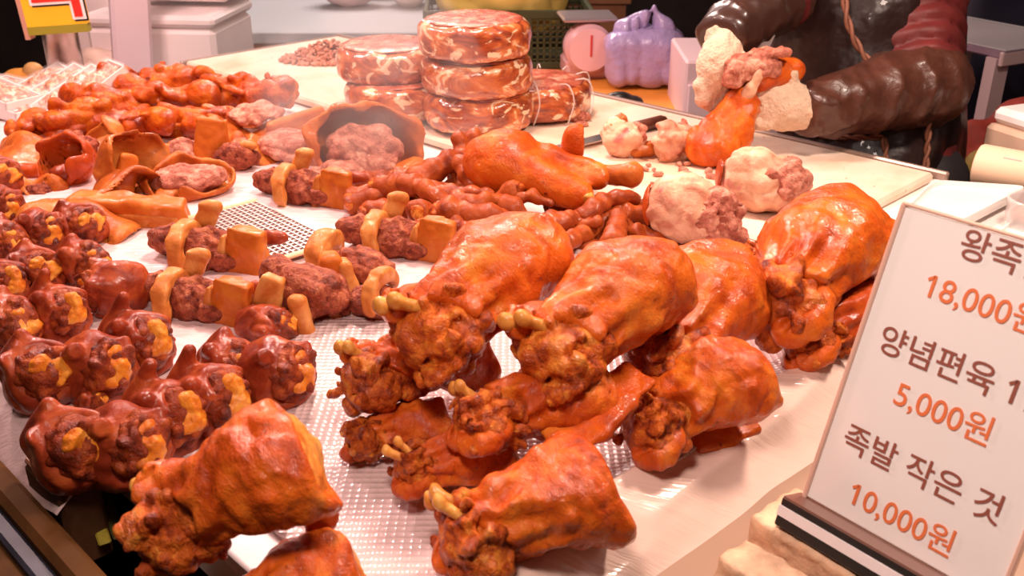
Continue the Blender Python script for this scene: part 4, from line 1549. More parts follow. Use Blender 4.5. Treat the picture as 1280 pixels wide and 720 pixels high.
MB().box((SW / 2 - .001, .0000, .008), (bw - .002, .0022, .026)).build('base_top', plain('base_top_brown', (.22, .11, .085), .3, coat=.3), sg)


def uv(px, py):
    r = ray(px, py)
    o = Vector((0, 0, TZ + CH))
    t = (SB - o).dot(no) / r.dot(no)
    q = o + t * r - SB
    return q.dot(ex), q.dot(up)


BROWN = plain('print_brown', (.30, .085, .055), .5)
ORANGE = plain('print_orange', (.80, .19, .06), .5)


def text_mesh(body, bold=.0):
    c = bpy.data.curves.new('t', 'FONT')
    c.body = body
    c.offset = bold
    c.extrude = .003
    o = bpy.data.objects.new('t', c)
    COL.objects.link(o)
    dg = bpy.context.evaluated_depsgraph_get()
    me = bpy.data.meshes.new_from_object(o.evaluated_get(dg))
    bpy.data.objects.remove(o)
    return me


def write(body, pl, pr, mat, parent, fit=None):
    """text whose left-middle and right-middle sit at two photo pixels of the panel"""
    me = text_mesh(body, .006)
    co = np.empty(len(me.vertices) * 3, np.float32)
    me.vertices.foreach_get('co', co)
    co = co.reshape(-1, 3)
    lo, hi = co.min(0), co.max(0)
    a = uv(*pl)
    if fit is None:
        b = uv(*pr)
        s = (b[0] - a[0]) / (hi[0] - lo[0])
        vy = (a[1] + b[1]) / 2
    else:
        s, vy = fit, a[1]
    o = link('lettering', me, mat, parent)
    o.scale = (s, s, s * .5)
    o.location = (a[0] - lo[0] * s, vy - (lo[1] + hi[1]) / 2 * s, .0004)
    if '1' in body:                        # the flag of the digit one
        k = body.index('1')
        def hx(txt):
            m2 = text_mesh(txt, .006)
            v = np.empty(len(m2.vertices) * 3, np.float32)
            m2.vertices.foreach_get('co', v)
            return v.reshape(-1, 3)
        v1 = hx('1')
        wd = v1[:, 0].max() - v1[:, 0].min()
        x1 = hx(body[:k + 1])[:, 0].max()
        yt, x0 = v1[:, 1].max(), x1 - wd
        if wd < .2:
            q = [(x0 + wd * .5, yt), (x0 + .02, yt), (x0 - .17, yt - .14), (x0 - .12, yt - .22), (x0 + .04, yt - .11), (x0 + wd * .5, yt - .11)]
            V = [(x, y, -.003) for x, y in q] + [(x, y, .003) for x, y in q]
            n = len(q)
            F = [tuple(range(n)), tuple(reversed(range(n, 2 * n)))] + [(i, i + n, (i + 1) % n + n, (i + 1) % n) for i in range(n)]
            g = MB()
            g.add(V, F)
            f = g.build('lettering', mat, parent)
            f.scale = o.scale
            f.location = o.location
    return s


s5 = write('족발 작은 것', (1055, 549), (1255, 634), BROWN, sg)
s6 = write('10,000원', (1067, 623), (1193, 676), ORANGE, sg)
write('5,000원', (1119, 494), (1240, 538), ORANGE, sg)
write('양념편육 1근', (1102, 421), None, BROWN, sg, s5)
write('18,000원', (1164, 357), None, ORANGE, sg, s6)
write('왕족발', (1202, 302), None, BROWN, sg, s5)

# ================================================================== FRONT RIGHT: BLOCKS, CUP, LIDS
BLOCK = plain('weathered_wood', (.70, .44, .28), .7, var=.3, sc=35, bmp=(60, .8, .004))


def rough_block(name, label, c, hd, M, seed, mat, cat):
    Mn = np.array(M)
    m = float(np.linalg.norm(hd)) + .01
    me = sdf(lambda P: rbox(P, (0, 0, 0), hd, .006, Mn) + .0035 * fbm(P, 40, 3, seed) + .0015 * ridge(P, 70, seed), (-m, -m, -hd[2] - .012), (m, m, hd[2] + .012), .003, name)
    o = link(name, me, mat)
    o.location = c
    return tag(o, label, cat)


Mb = Matrix((ex, nn, Vector((0, 0, 1)))).transposed()
bc = SB + ex * .075 + nn * .006
rough_block('wooden_block', 'weathered cream wooden block carrying the price sign', Vector((bc.x, bc.y, TZ + .0085)), (.108, .034, .0195), Mb, 3, BLOCK, 'block')
bc = SB + ex * .028 - nn * .062
rough_block('wooden_block', 'smaller lower cream block in front of the one under the sign, at the bottom edge', Vector((bc.x, bc.y, TZ + .004)), (.050, .022, .016), Mb, 8, BLOCK, 'block')

cu = at(1212, 738, .03)
t = thing('white_cup', 'rounded white cup rim in front of the price sign at the bottom edge', 'cup', (cu.x, cu.y, TZ - .012))
MB().lathe([(.018, 0), (.022, .002), (.026, .03), (.026, .052), (.023, .060), (.017, .062), (.016, .058), (.019, .05), (.017, .006)], 28).build('cup_body', plain('white_ceramic', (.86, .80, .72), .25, coat=.5), t, True)


def slab_poly(name, label, cat, px, z, th, mat, rnd_=.25):
    P = [at(*q, z) for q in px]
    c = sum(P, Vector()) / len(P)
    ring = []
    n = len(P)
    for i in range(n):
        a, b, d = P[i - 1], P[i], P[(i + 1) % n]
        p, q = b + (a - b) * rnd_, b + (d - b) * rnd_
        for k in range(6):
            u = k / 5
            ring.append((1 - u) ** 2 * p + 2 * u * (1 - u) * b + u * u * q - c)
    V, F = [], []
    N = len(ring)
    lv = [(.955, -th), (1.0, -th * .3), (1.0, 0), (.985, .003), (.94, .003), (.93, -.004)]
    for s, dz in lv:
        V += [Vector((r.x * s, r.y * s, dz)) for r in ring]
    for L in range(len(lv) - 1):
        for k in range(N):
            F.append((L * N + k, L * N + (k + 1) % N, (L + 1) * N + (k + 1) % N, (L + 1) * N + k))
    F.append(tuple(reversed(range(N))))
    F.append(tuple(range((len(lv) - 1) * N, len(lv) * N)))
    me = mesh_from(V, F, False, name)
    o = link(name, me, mat)
    o.location = c
    return tag(o, label, cat, 'white tray lids on the side shelf')


LID = plain('white_lid', (.90, .88, .84), .3, coat=.4)
slab_poly('tray_lid', 'white plastic tray lid lying left, partly under the other lid', 'lid', [(1128, 222), (1182, 227), (1108, 292), (1040, 284)], .004, .014, LID, .16)
slab_poly('tray_lid', 'upper white plastic tray lid right of the wrapped one, its corner at the jar', 'lid', [(1166, 226), (1286, 234), (1200, 278), (1085, 306)], .020, .014, LID, .12)
ja = at(1292, 282, .0)
t = thing('plastic_jar', 'open clear plastic jar cut by the right frame edge, crumbs inside', 'jar', (ja.x, ja.y, TZ - .012))
MB().lathe([(.038, 0), (.042, .004), (.044, .050), (.046, .052), (.046, .056), (.042, .056), (.041, .05), (.039, .006)], 32).build('jar_wall', CLEAR, t, True)
link('contents', lump((0, 0, .030), (.036, .036, .016), 401, .003, 60, .0032), LEAN_PINK, t)
slab_poly('tray_lid', 'corner of a third white lid in front of the jar at the right frame edge', 'lid', [(1282, 264), (1340, 258), (1330, 310), (1240, 296)], .004, .012, LID, .16)

ra, rb = at(1222, 205, .022), at(1330, 226, .022)
t = thing('paper_roll', 'cream roll of wrapping paper lying on the side shelf at the right edge', 'paper roll', (ra + rb) / 2)
ru = (rb - ra).normalized()
t.rotation_euler = (0, 0, math.atan2(ru.y, ru.x))
Mx = Matrix.Rotation(math.pi / 2, 3, 'Y')
rl = (rb - ra).length
MB().lathe([(.012, -rl / 2), (.034, -rl / 2), (.036, -rl / 2 + .003), (.036, rl / 2 - .003), (.034, rl / 2), (.012, rl / 2)], 28, (0, 0, 0), Mx).build('paper', plain('cream_paper', (.84, .62, .42), .6), t, True)
pr = MB()
for k in range(5):
    pr.box((-.010 + .0, -.024 - .0006 * k, .0262 - .004 * k), (.030 - .004 * (k % 2), .0024, .0014), Matrix.Rotation(math.radians(42), 3, 'X'))
pr.build('faded_print', plain('faded_print', (.55, .36, .34), .6), t)
ba = at(1300, 176, .03)
t = thing('foam_block', 'white foam slab stacked behind the paper roll at the right edge', 'foam block', (ba.x, ba.y, TZ - .012), .4)
MB().box((0, 0, .035), (.16, .12, .07), None, .008).build('lower_slab', plain('tan_board', (.62, .42, .30), .7), t)
MB().box((.006, 0, .085), (.15, .12, .030), None, .010).build('upper_slab', WHITE, t)
struct('trim_1', st(1.72, .0, -.03), (.03, .9, .03), plain('steel_edge_trim', (.50, .38, .36), .35, .6), ROT)

# in the gap at the near left corner
ga = at(118, 640, -.05)
t = thing('produce_scrap', 'yellow green leaf strip stuck in the dark gap at the near left corner', 'leaf strip', ga, math.radians(-58))
MB().box((0, 0, 0), (.085, .012, .004), Matrix.Rotation(.25, 3, 'Y'), .0015).build('yellow_strip', plain('yellow_green_leaf', (.34, .27, .03), .5, var=.4, sc=40), t)
MB().box((-.004, .014, -.004), (.080, .012, .004), Matrix.Rotation(.25, 3, 'Y'), .0015).build('dark_strip', plain('dark_green_leaf', (.08, .08, .02), .5, var=.4, sc=40), t)
gb = at(88, 640, -.05)
t = thing('gap_board', 'dark brown wooden board standing in the gap behind the front beam', 'board', (gb.x, gb.y, TZ - .085), math.radians(-45))
MB().box((0, 0, .04), (.085, .040, .085), None, .004).build('board', plain('gap_wood', (.09, .035, .015), .5, var=.4, sc=30), t)
MB().box((0, 0, .085), (.080, .038, .006), None, .002).build('worn_top', plain('worn_top', (.26, .11, .06), .5, var=.4, sc=30), t)

# ================================================================== YELLOW SIGN ON ITS POLE
pb = at(87, 106, 0)
t = thing('hanging_sign', 'yellow sign with a red white-edged Korean character on a thick steel pole', 'sign', (pb.x, pb.y, TZ))
MB().lathe([(.040, 0), (.040, .30)], 32).build('pole', CHROME, t, True)
q0, q1 = dep(36, 44, 2.20), dep(111, 39, 2.20)
e = (q1 - q0)
yw = e.length
e.normalize()
yu = Vector((0, 0, 1))
yu = (yu - e * e.dot(yu)).normalized()
yn = e.cross(yu)
My = Matrix((e, yu, yn)).transposed()
p = t


def ylink(o):
    o.parent = p
    o.location = q0 - p.location
    o.rotation_euler = My.to_euler()
    return o


YEL = plain('sign_yellow', (.92, .50, .02), .35)
YH = .23
ylink(MB().box((yw / 2, YH / 2 + .012, -.010), (yw, YH, .020)).build('yellow_face', YEL))
ylink(MB().box((yw / 2, .008, -.009), (yw, .018, .020)).build('olive_band', plain('olive_band', (.30, .26, .02), .4)))
ylink(MB().box((-.004, YH / 2, -.014), (.010, YH + .02, .030)).build('side_edge', plain('pink_wood_edge', (.52, .26, .18), .5)))


def ytext(name, off, dx, dy, z, mat, ch='육'):
    me = text_mesh(ch, off)
    o = link(name, me, mat, p)
    s = .158
    o.scale = (s, s, s * .06)
    o.rotation_euler = My.to_euler()
    o.location = q0 - p.location + e * (.006 + dx) + yu * (.048 + dy) + yn * z


ytext('character_shadow', .055, .004, -.004, .0006, BLACKP)
ytext('character_outline', .055, 0, 0, .0014, plain('outline_white', (.9, .82, .8), .4))
ytext('lettering', .016, 0, 0, .0030, plain('sign_red', (.80, .030, .018), .35))

# ================================================================== BACKGROUND
def boxthing(name, label, cat, c, d, rz, parts, group=None):
    """c = base centre; parts = (name, centre offset, size, material, bevel)"""
    t = thing(name, label, cat, c, rz, group)
    for (n, o, s, m, b) in parts:
        MB().box(o, s, None, b).build(n, m, t)
    return t


def table(name, label, c, w, d, h, topm, bodym, rz=0.0):
    legs = []
    t = thing(name, label, 'table', (c[0], c[1], 0), rz)
    MB().box((0, 0, h - .02), (w, d, .04), None, .004).build('table_top', topm, t)
    MB().box((0, 0, h - .10), (w - .04, d - .04, .12)).build('apron_frame', bodym, t)
    for sx in (-1, 1):
        for sy in (-1, 1):
            MB().box((sx * (w / 2 - .04), sy * (d / 2 - .04), (h - .16) / 2), (.05, .05, h - .16)).build('leg', bodym, t)
    return t


ORT = plain('orange_table_top', (.80, .30, .04), .5, var=.2, sc=4)
BRO = plain('brown_table_body', (.30, .12, .05), .6, var=.3, sc=5)
table('low_table', 'low orange table behind the cutting board carrying the scale and the crate', (.36, 2.98), 1.10, .95, TZ - .12, ORT, plain('orange_body', (.62, .22, .03), .5))
table('low_table', 'grey blue topped table with brown side, far behind the white foam boxes', (-.78, 3.85), 1.25, .80, TZ - .085, plain('greyblue_top', (.46, .48, .50), .4), BRO)
table('low_table', 'low pale table under the white foam boxes at the back left', (-1.55, 3.25), 1.25, 1.05, TZ - .30, plain('pale_top', (.7, .55, .5), .5), BRO)

FOAM = plain('foam_box', (.92, .80, .78), .65, var=.05, sc=5)


def foam_box(label, c, d, rz, lid=True):
    t = thing('foam_box', label, 'foam box', c, rz, 'white foam boxes at the back left')
    MB().box((0, 0, d[2] / 2), d, None, .015).build('box_body', FOAM, t)
    if lid:
        MB().box((0, 0, d[2] + .021), (d[0] + .012, d[1] + .012, .036), None, .012).build('lid', FOAM, t)
    return t


c = dep(196, 70, 3.0)
foam_box('big white foam box behind the glazed meat, its front face towards the counter', (c.x, c.y + .18, TZ - .30), (.40, .34, .305), -.10)
foam_box('white foam box stacked on top of the big one at the back', (c.x + .07, c.y + .26, TZ + .064), (.30, .26, .22), -.12)
c = dep(128, 40, 3.25)
foam_box('smaller white foam box behind the yellow sign', (c.x, c.y, TZ - .30), (.24, .2, .38), .1)
c = dep(165, 50, 2.9)
t = thing('foam_board', 'tall pinkish white foam panel standing left of the big foam box', 'panel', (c.x, c.y, TZ - .30), .5)
MB().box((0, 0, .30), (.11, .05, .60), Matrix.Rotation(.10, 3, 'Y'), .01).build('panel', plain('pinkish_panel', (.84, .62, .66), .6), t)
c = dep(26, 78, 2.95)
t = thing('orange_pouch', 'blurred orange pouch at the left edge behind the packs', 'pouch', (c.x, c.y, TZ - .28))
link('pouch', lump((0, 0, .09), (.11, .07, .09), 501, .01, 12, .008), plain('orange_pouch', (.75, .30, .05), .5), t)
link('tied_top', lump((.03, 0, .17), (.03, .03, .03), 502, .006, 20, .006), plain('pouch_tie', (.70, .36, .12), .5), t)
c = dep(128, 92, 3.0)
t = thing('plastic_bag', 'cream plastic bag slumped between the steel pole and the foam panel', 'plastic bag', (c.x, c.y, TZ - .30))
link('bag', lump((0, 0, .13), (.10, .08, .13), 503, .015, 14, .008), plain('cream_bag', (.78, .55, .45), .4), t)

# crate with yellow bag
c = at(634, 84, -.12)
cr_ = thing('plastic_crate', 'dark green open-weave plastic crate on the orange table', 'crate', (c.x, c.y + .12, TZ - .12), .04)
GRN = plain('green_crate', (.050, .055, .018), .5)
w_, d_, h_ = .50, .30, .175
m = MB()
m.box((0, 0, .006), (w_, d_, .012))
m.build('crate_floor', GRN, cr_)
for sy in (-1, 1):
    m = MB()
    m.box((0, sy * d_ / 2, h_ - .012), (w_, .014, .026), None, .003)
    m.box((0, sy * d_ / 2, .012), (w_, .014, .022), None, .003)
    for k in range(26):
        m.box((-w_ / 2 + .01 + k * (w_ - .02) / 25, sy * d_ / 2, h_ / 2), (.006, .008, h_ - .02))
    for k in range(8):
        m.box((0, sy * d_ / 2, .03 + k * .017), (w_, .008, .005))
    for sx in (-1, 1):
        m.box((sx * .06, sy * d_ / 2, h_ - .05), (.012, .014, .06))
    tag(m.build('long_side', GRN, cr_), kind='stuff')
for sx in (-1, 1):
    m = MB()
    m.box((sx * w_ / 2, 0, h_ - .012), (.014, d_, .026), None, .003)
    m.box((sx * w_ / 2, 0, .012), (.014, d_, .022), None, .003)
    for k in range(15):
        m.box((sx * w_ / 2, -d_ / 2 + .01 + k * (d_ - .02) / 14, h_ / 2), (.008, .006, h_ - .02))
    for k in range(8):
        m.box((sx * w_ / 2, 0, .03 + k * .017), (.008, d_, .005))
    tag(m.build('short_side', GRN, cr_), kind='stuff')
t = thing('plastic_bag', 'yellowish plastic bag bulging out of the green crate', 'plastic bag', (c.x - .02, c.y + .12, TZ - .105))
link('bag', lump((0, 0, .19), (.21, .12, .15), 504, .03, 9, .010), plain('yellow_bag', (.74, .54, .14), .4, var=.15, sc=8), t)
# scale
c = at(735, 100, -.12)
t = thing('dial_scale', 'round pink faced dial scale with a red needle on the orange table', 'scale', (c.x, c.y, TZ - .12), .1)
My2 = Matrix.Rotation(math.pi / 2, 3, 'X')
MB().box((0, .07, .03), (.13, .13, .06), None, .012).build('scale_foot', plain('scale_body', (.66, .36, .36), .4), t)
MB().lathe([(.066, 0), (.070, .004), (.070, .07)], 36, (0, .05, .092), My2).build('dial_case', plain('dial_case', (.70, .40, .42), .35), t, True)
MB().lathe([(.060, 0), (.061, .003)], 36, (0, -.0225, .092), My2).build('dial_face', plain('dial_face', (.84, .50, .52), .35), t)
MB().box((.002, -.027, .104), (.006, .002, .060)).build('needle', plain('needle_red', (.62, .05, .05), .4), t)
MB().box((0, .05, .175), (.16, .14, .012), None, .005).build('weighing_pan', plain('pan', (.6, .5, .5), .3, .7), t)
c = at(800, 108, -.12)
t = thing('plastic_bag', 'purplish blue plastic bag with knotted ears right of the scale', 'plastic bag', (c.x, c.y, TZ - .12))
PB = plain('purple_bag', (.44, .34, .60), .3, coat=.3, bmp=(25, .8, .01))
link('bag', sdf(lambda P: rbox(P, (.01, 0, .085), (.115, .07, .085), .05) + .016 * fbm(P, 12, 2, 5) + .007 * ridge(P * A(1, 1, .35), 28, 6), (-.16, -.12, -.02), (.18, .12, .21), .006), PB, t)
link('bag_neck', sdf(lambda P: sm(cap(P, (-.05, 0, .15), (.0, 0, .20), .035, .02), cap(P, (.06, 0, .15), (.03, 0, .215), .04, .012), .03) + .010 * ridge(P * A(1, 1, .3), 40, 3), (-.12, -.08, .08), (.14, .08, .26), .005), PB, t)
c = at(772, 138, -.12)
t = thing('black_bag', 'small black bag lying on the front of the orange table', 'bag', (c.x, c.y, TZ - .12))
link('bag', lump((0, 0, .02), (.07, .03, .025), 508, .008, 30, .005), BLACKP, t)
# pale bags far behind
for i, (px, d, r, col, lab) in enumerate([
    ((438, 22), 3.9, (.13, .10, .12), (.80, .60, .58), 'pale pink bag far behind the left meat cakes'),
    ((478, 12), 4.1, (.10, .09, .20), (.74, .50, .46), 'tall pinkish bag with red print far behind the meat cakes'),
    ((512, 14), 3.9, (.10, .10, .15), (.78, .64, .58), 'creamy bag left of the green crate, far behind'),
]):
    c = dep(*px, d)
    t = thing('plastic_bag', lab, 'plastic bag', (c.x, c.y, TZ - .085))
    link('bag', lump((0, 0, r[2]), r, 520 + i, .02, 10, .009), plain('far_bag_%d' % i, col, .5), t)
    link('knot', lump((0, 0, 2 * r[2] + .01), (.03, .03, .03), 530 + i, .006, 30, .006), plain('far_knot_%d' % i, (.6, .12, .10) if i == 1 else col, .5), t)
table('low_table', 'plain brown table far behind the meat cakes under the pale bags', (-.30, 4.55), 1.6, .55, TZ - .085, BRO, BRO)

# white cabinet behind the board
c = dep(930, 78, 2.42)
ch_ = c.z
t = thing('white_cabinet', 'pinkish white cabinet behind the board beside the butcher', 'cabinet', (c.x, c.y + .16, 0), -.02)
MB().box((0, 0, ch_ / 2), (.27, .30, ch_), None, .006).build('cabinet_body', plain('cabinet_pinkish', (.80, .58, .60), .45), t)
for k in range(2):
    d = MB().box((0, -.156, .22 + .38 * k), (.255, .012, .36), None, .004).build('drawer', plain('drawer_%d' % k, (.82, .60, .62), .4), t)
    MB().tube([(-.04, -.172, .33 + .38 * k), (.04, -.172, .33 + .38 * k)], .005).build('handle', CHROME, d, True)
MB().box((.145, -.03, ch_ / 2 - .01), (.016, .30, ch_), None, .002).build('side_post', plain('grey_post', (.42, .40, .42), .4), t)

# side table with clear plastic, dark stack, red cloth
c = dep(1215, 70, 2.62)
sd = thing('side_table', 'table with clear plastic cover and pale leg panel, right of the butcher', 'table', (c.x + .02, c.y, 0), math.radians(28))
MB().box((0, 0, TZ + .055), (.30, .36, .020), None, .004).build('table_top', plain('violet_top', (.30, .20, .26), .25, coat=.5), sd)
MB().box((0, 0, TZ + .068), (.31, .37, .003), None, .001).build('plastic_cover', CLEAR, sd)
MB().box((0, -.175, TZ + .045), (.31, .012, .035), None, .003).build('front_rail', plain('pale_rail', (.62, .45, .45), .35), sd)
for x, y, w in ((-.13, -.15, .05), (.13, -.15, .03), (-.13, .15, .03), (.13, .15, .03)):
    MB().box((x, y, (TZ + .045) / 2), (w, .03, TZ + .045)).build('leg', plain('pale_leg', (.60, .44, .45), .4) if 'pale_leg' not in bpy.data.materials else bpy.data.materials['pale_leg'], sd)
c = dep(1225, 60, 3.1)
t = thing('covered_stack', 'tall dark navy covered stack behind the side table', 'covered stack', (c.x, c.y, 0))
link('cover', sdf(lambda P: rbox(P, (0, 0, .62), (.13, .14, .62), .06) + .02 * fbm(P, 7, 2, 9), (-.2, -.2, -.03), (.2, .2, 1.3), .015), plain('navy_cover', (.016, .016, .035), .6), t)
MB().box((0, 0, .05), (.30, .30, .10), None, .01).build('base', DARKM, t)
c = dep(1240, 165, 2.25)
t = thing('red_cloth_heap', 'heap of dark red cloth below the side table at the right edge', 'cloth', (c.x, c.y, TZ - .34))
link('cloth', lump((0, 0, .15), (.20, .14, .15), 541, .04, 9, .008, [((.10, 0, .24), (.12, .10, .10))]), plain('red_cloth', (.34, .035, .020), .7, var=.4, sc=12), t)
link('yellow_cloth', lump((-.06, -.10, .20), (.05, .05, .06), 542, .015, 20, .006), plain('ochre_cloth', (.34, .20, .03), .7), t)
t2 = table('low_table', 'low dark stool table under the red cloth heap', (c.x, c.y), .46, .42, TZ - .34, BRO, DARKM)
c = dep(1272, 148, 2.15)
t = thing('white_towel', 'crumpled pale towel on the red cloth at the right edge', 'towel', (c.x + .02, c.y, TZ - .02))
link('towel', lump((0, 0, .0), (.05, .04, .03), 543, .012, 22, .005), plain('towel', (.72, .58, .50), .8), t)
struct('trim_2', (1.55, 3.6, TZ * .5), (.6, .5, TZ), DARKWALL)

# ================================================================== THE BUTCHER
FL = Vector((0, 0, 0))
pel = dep(1092, 235, 2.06)
base = Vector((pel.x, pel.y, 0))
K = {
    'pel': pel, 'chest': dep(1078, 20, 2.03), 'sho': dep(1058, -78, 2.00), 'neck': dep(1046, -125, 1.97), 'head': dep(1030, -205, 1.90),
    'sl': dep(1142, -62, 2.00), 'el': dep(1152, 108, 1.87), 'wl': dep(1014, 136, 1.775), 'hl': dep(975, 133, 1.755),
    'sr': dep(955, -88, 2.00), 'er': dep(968, -8, 1.86), 'wr': dep(908, 44, 1.765), 'hr': dep(900, 82, 1.74),
}
K = {k: v - base for k, v in K.items()}
fwd = (K['hl'] + K['hr']) / 2 - K['chest']
fwd.z = 0
fwd.normalize()
lat = Vector((0, 0, 1)).cross(fwd)           # towards the person's left (image right)
if lat.dot(K['sl'] - K['sr']) < 0:
    lat = -lat
hipl, hipr = K['pel'] + lat * .085, K['pel'] - lat * .085
hipl.z = hipr.z = .70
kneel, kneer = hipl * 1, hipr * 1
kneel.z = kneer.z = .40
kneel += fwd * .03
kneer += fwd * .03
anl, anr = hipl * 1, hipr * 1
anl.z = anr.z = .08
ps = thing('person', 'butcher in a maroon quilted jacket, dark apron and fuzzy white gloves cutting a joint', 'person', base)
FACE = plain('face_skin', (.62, .32, .22), .5)


def bodyf(P):
    hd, up_ = K['head'], (K['head'] - K['neck']).normalized()
    d = ell(P, K['pel'] + Vector((0, 0, .02)), (.15, .15, .12))
    d = sm(d, cap(P, K['pel'], K['chest'], .135, .14), .05)
    d = sm(d, cap(P, K['sl'] * .8 + K['sho'] * .2, K['sr'] * .8 + K['sho'] * .2, .075), .06)
    d = sm(d, cap(P, K['chest'], K['sho'], .135, .09), .05)
    d = sm(d, cap(P, K['sho'], K['head'], .055, .05), .03)
    d = sm(d, ell(P, hd + Vector((0, 0, .015)), (.078, .090, .105)), .02)
    d = sm(d, ell(P, hd + fwd * .030 - Vector((0, 0, .045)), (.056, .058, .055)), .03)      # jaw
    d = sm(d, cap(P, hd + fwd * .085 + Vector((0, 0, .012)), hd + fwd * .104 - Vector((0, 0, .022)), .008, .013), .01)   # nose
    for s in (-1, 1):
        d = smax(d, -ell(P, hd + fwd * .098 + lat * s * .032 + Vector((0, 0, .008)), (.020, .020, .013)), .012)           # eye sockets
        d = sm(d, ell(P, hd + lat * s * .080, (.014, .018, .028)), .006)                                                  # ears
        d = sm(d, ell(P, hd + fwd * .070 + lat * s * .040 - Vector((0, 0, .025)), (.022, .02, .02)), .02)
    d = sm(d, cap(P, hd + fwd * .086 + lat * .018 - Vector((0, 0, .056)), hd + fwd * .086 - lat * .018 - Vector((0, 0, .056)), .008), .006)
    for a, b, c_ in (('sl', 'el', 'wl'), ('sr', 'er', 'wr')):
        d = sm(d, cap(P, K[a], K[b], .052, .042), .03)
        d = sm(d, cap(P, K[b], K[c_], .042, .028), .015)
    d = sm(d, cap(P, K['wl'], K['hl'], .026, .024), .01)
    d = sm(d, cap(P, K['wr'], K['hr'], .026, .024), .01)
    for h_, k_, a_ in ((hipl, kneel, anl), (hipr, kneer, anr)):
        d = sm(d, cap(P, h_, k_, .085, .058), .03)
        d = sm(d, cap(P, k_, a_, .056, .036), .02)
        d = sm(d, cap(P, a_ - Vector((0, 0, .04)), a_ + fwd * .12 - Vector((0, 0, .05)), .034, .026), .02)
    return d


link('body', sdf(bodyf, (-.42, -.42, 0.0), (.36, .36, 1.50), .0095, 'body'), FACE, ps)
EYE = plain('eye', (.03, .02, .02), .2)
for s in (-1, 1):
    o = link('eye', lump((0, 0, 0), (.011, .011, .008), 600, 0, 10, .003, None, 0), EYE, ps)
    o.location = K['head'] + fwd * .083 + lat * s * .032 + Vector((0, 0, .008))
HAIR = plain('dark_hair', (.02, .014, .012), .5, bmp=(90, 1, .01))


def hairf(P):
    hd = K['head']
    d = ell(P, hd - fwd * .014 + Vector((0, 0, .035)), (.098, .102, .105)) + .012 * fbm(P, 35, 2, 3)
    return smax(d, -ell(P, hd + fwd * .085 - Vector((0, 0, .03)), (.082, .082, .095)), .01)


hh = K['head']
link('hair', sdf(hairf, hh - Vector((.14, .14, .13)), hh + Vector((.14, .14, .17)), .006), HAIR, ps)

JK = plain('maroon_jacket', (.13, .018, .017), .5, spec=.3, var=.25, sc=18)


def seg(P, a, b):
    a, b = A(*a), A(*b)
    ba = b - a
    return np.clip(((P - a) @ ba) / (ba @ ba), 0, 1) * float(np.linalg.norm(ba))


def jacketf(P):
    d = cap(P, K['pel'] - Vector((0, 0, .02)), K['chest'], .165, .165)
    d = sm(d, cap(P, K['chest'], K['sho'], .165, .105), .05)
    d = sm(d, cap(P, K['sl'] * .85 + K['sho'] * .15, K['sr'] * .85 + K['sho'] * .15, .098), .05)
    q = .006 * np.abs(np.sin(P[:, 2] * 62 + 2 * fbm(P, 8, 1, 2))) ** .6
    d = d - q
    for a, b in (('sl', 'el'), ('sr', 'er')):
        u = seg(P, K[a], K[b])
        e_ = cap(P, K[a], K[b], .088, .062) - .015 * np.abs(np.sin(u * 78 + 1.5 * fbm(P, 9, 1, 4))) ** .6
        d = sm(d, e_, .025)
    d = smax(d, -cap(P, K['sho'], K['head'], .058, .07), .01)
    d = smax(d, .56 - P[:, 2], .02)
    return d + .004 * fbm(P, 40, 2, 7)


link('quilted_jacket', sdf(jacketf, (-.42, -.42, .50), (.36, .36, 1.36), .0075, 'jacket'), JK, ps)
AP = plain('dark_apron', (.020, .008, .007), .38, spec=.35, var=.3, sc=12, coat=.1, bmp=(14, .6, .01))


def apronf(P):
    d = cap(P, K['pel'] - Vector((0, 0, .32)), K['pel'], .185, .185)
    d = sm(d, cap(P, K['pel'], K['chest'], .185, .182), .04)
    d = sm(d, cap(P, K['chest'], K['sho'] * .9 + K['chest'] * .1 - Vector((0, 0, .02)), .182, .118), .04)
    front = -((P - A(*K['chest'])) @ A(*fwd)) - .085
    d = smax(d, front, .01)
    d = smax(d, np.abs((P - A(*K['chest'])) @ A(*lat)) - .24, .012)
    return d + .006 * fbm(P * A(1, 1, .4), 22, 2, 9)


link('apron', sdf(apronf, (-.42, -.42, .26), (.36, .36, 1.28), .008, 'apron'), AP, ps)
SLV = plain('brown_sleeve_cover', (.075, .024, .014), .40, var=.3, sc=25, coat=.12, bmp=(40, .5, .005))


def sleevef(a, b, r0, r1, seed):
    def fn(P):
        u = seg(P, a, b)
        L = (b - a).length
        d = cap(P, a, b, r0, r1)
        ax = (b - a).normalized()
        e1_ = ax.cross(Vector((0, 0, 1))).normalized()
        e2_ = ax.cross(e1_)
        q_ = P - A(*a)
        th_ = np.arctan2(q_ @ A(*e2_), q_ @ A(*e1_))
        ph_ = u * 75 + 1.0 * th_ + 7 * fbm(P, 9, 2, seed + 5)
        w = .011 * (1 - np.abs(np.sin(ph_ * .5))) ** 1.6 * (.45 + .55 * fbm(P, 13, 1, seed + 9)) + .0035 * ridge(P, 22, seed + 1) + .0016 * ridge(P, 45, seed + 3) + .005 * fbm(P, 20, 2, seed + 2)
        d = d - w
        n = (b - a).normalized()
        d = smax(d, ((P - A(*b)) @ A(*n)) - .026, .012)
        return d
    m_ = Vector((r0 + .03,) * 3)
    lo = Vector([min(a[k], b[k]) for k in range(3)]) - m_
    hi = Vector([max(a[k], b[k]) for k in range(3)]) + m_
    return sdf(fn, lo, hi, .0045, 'sleeve')


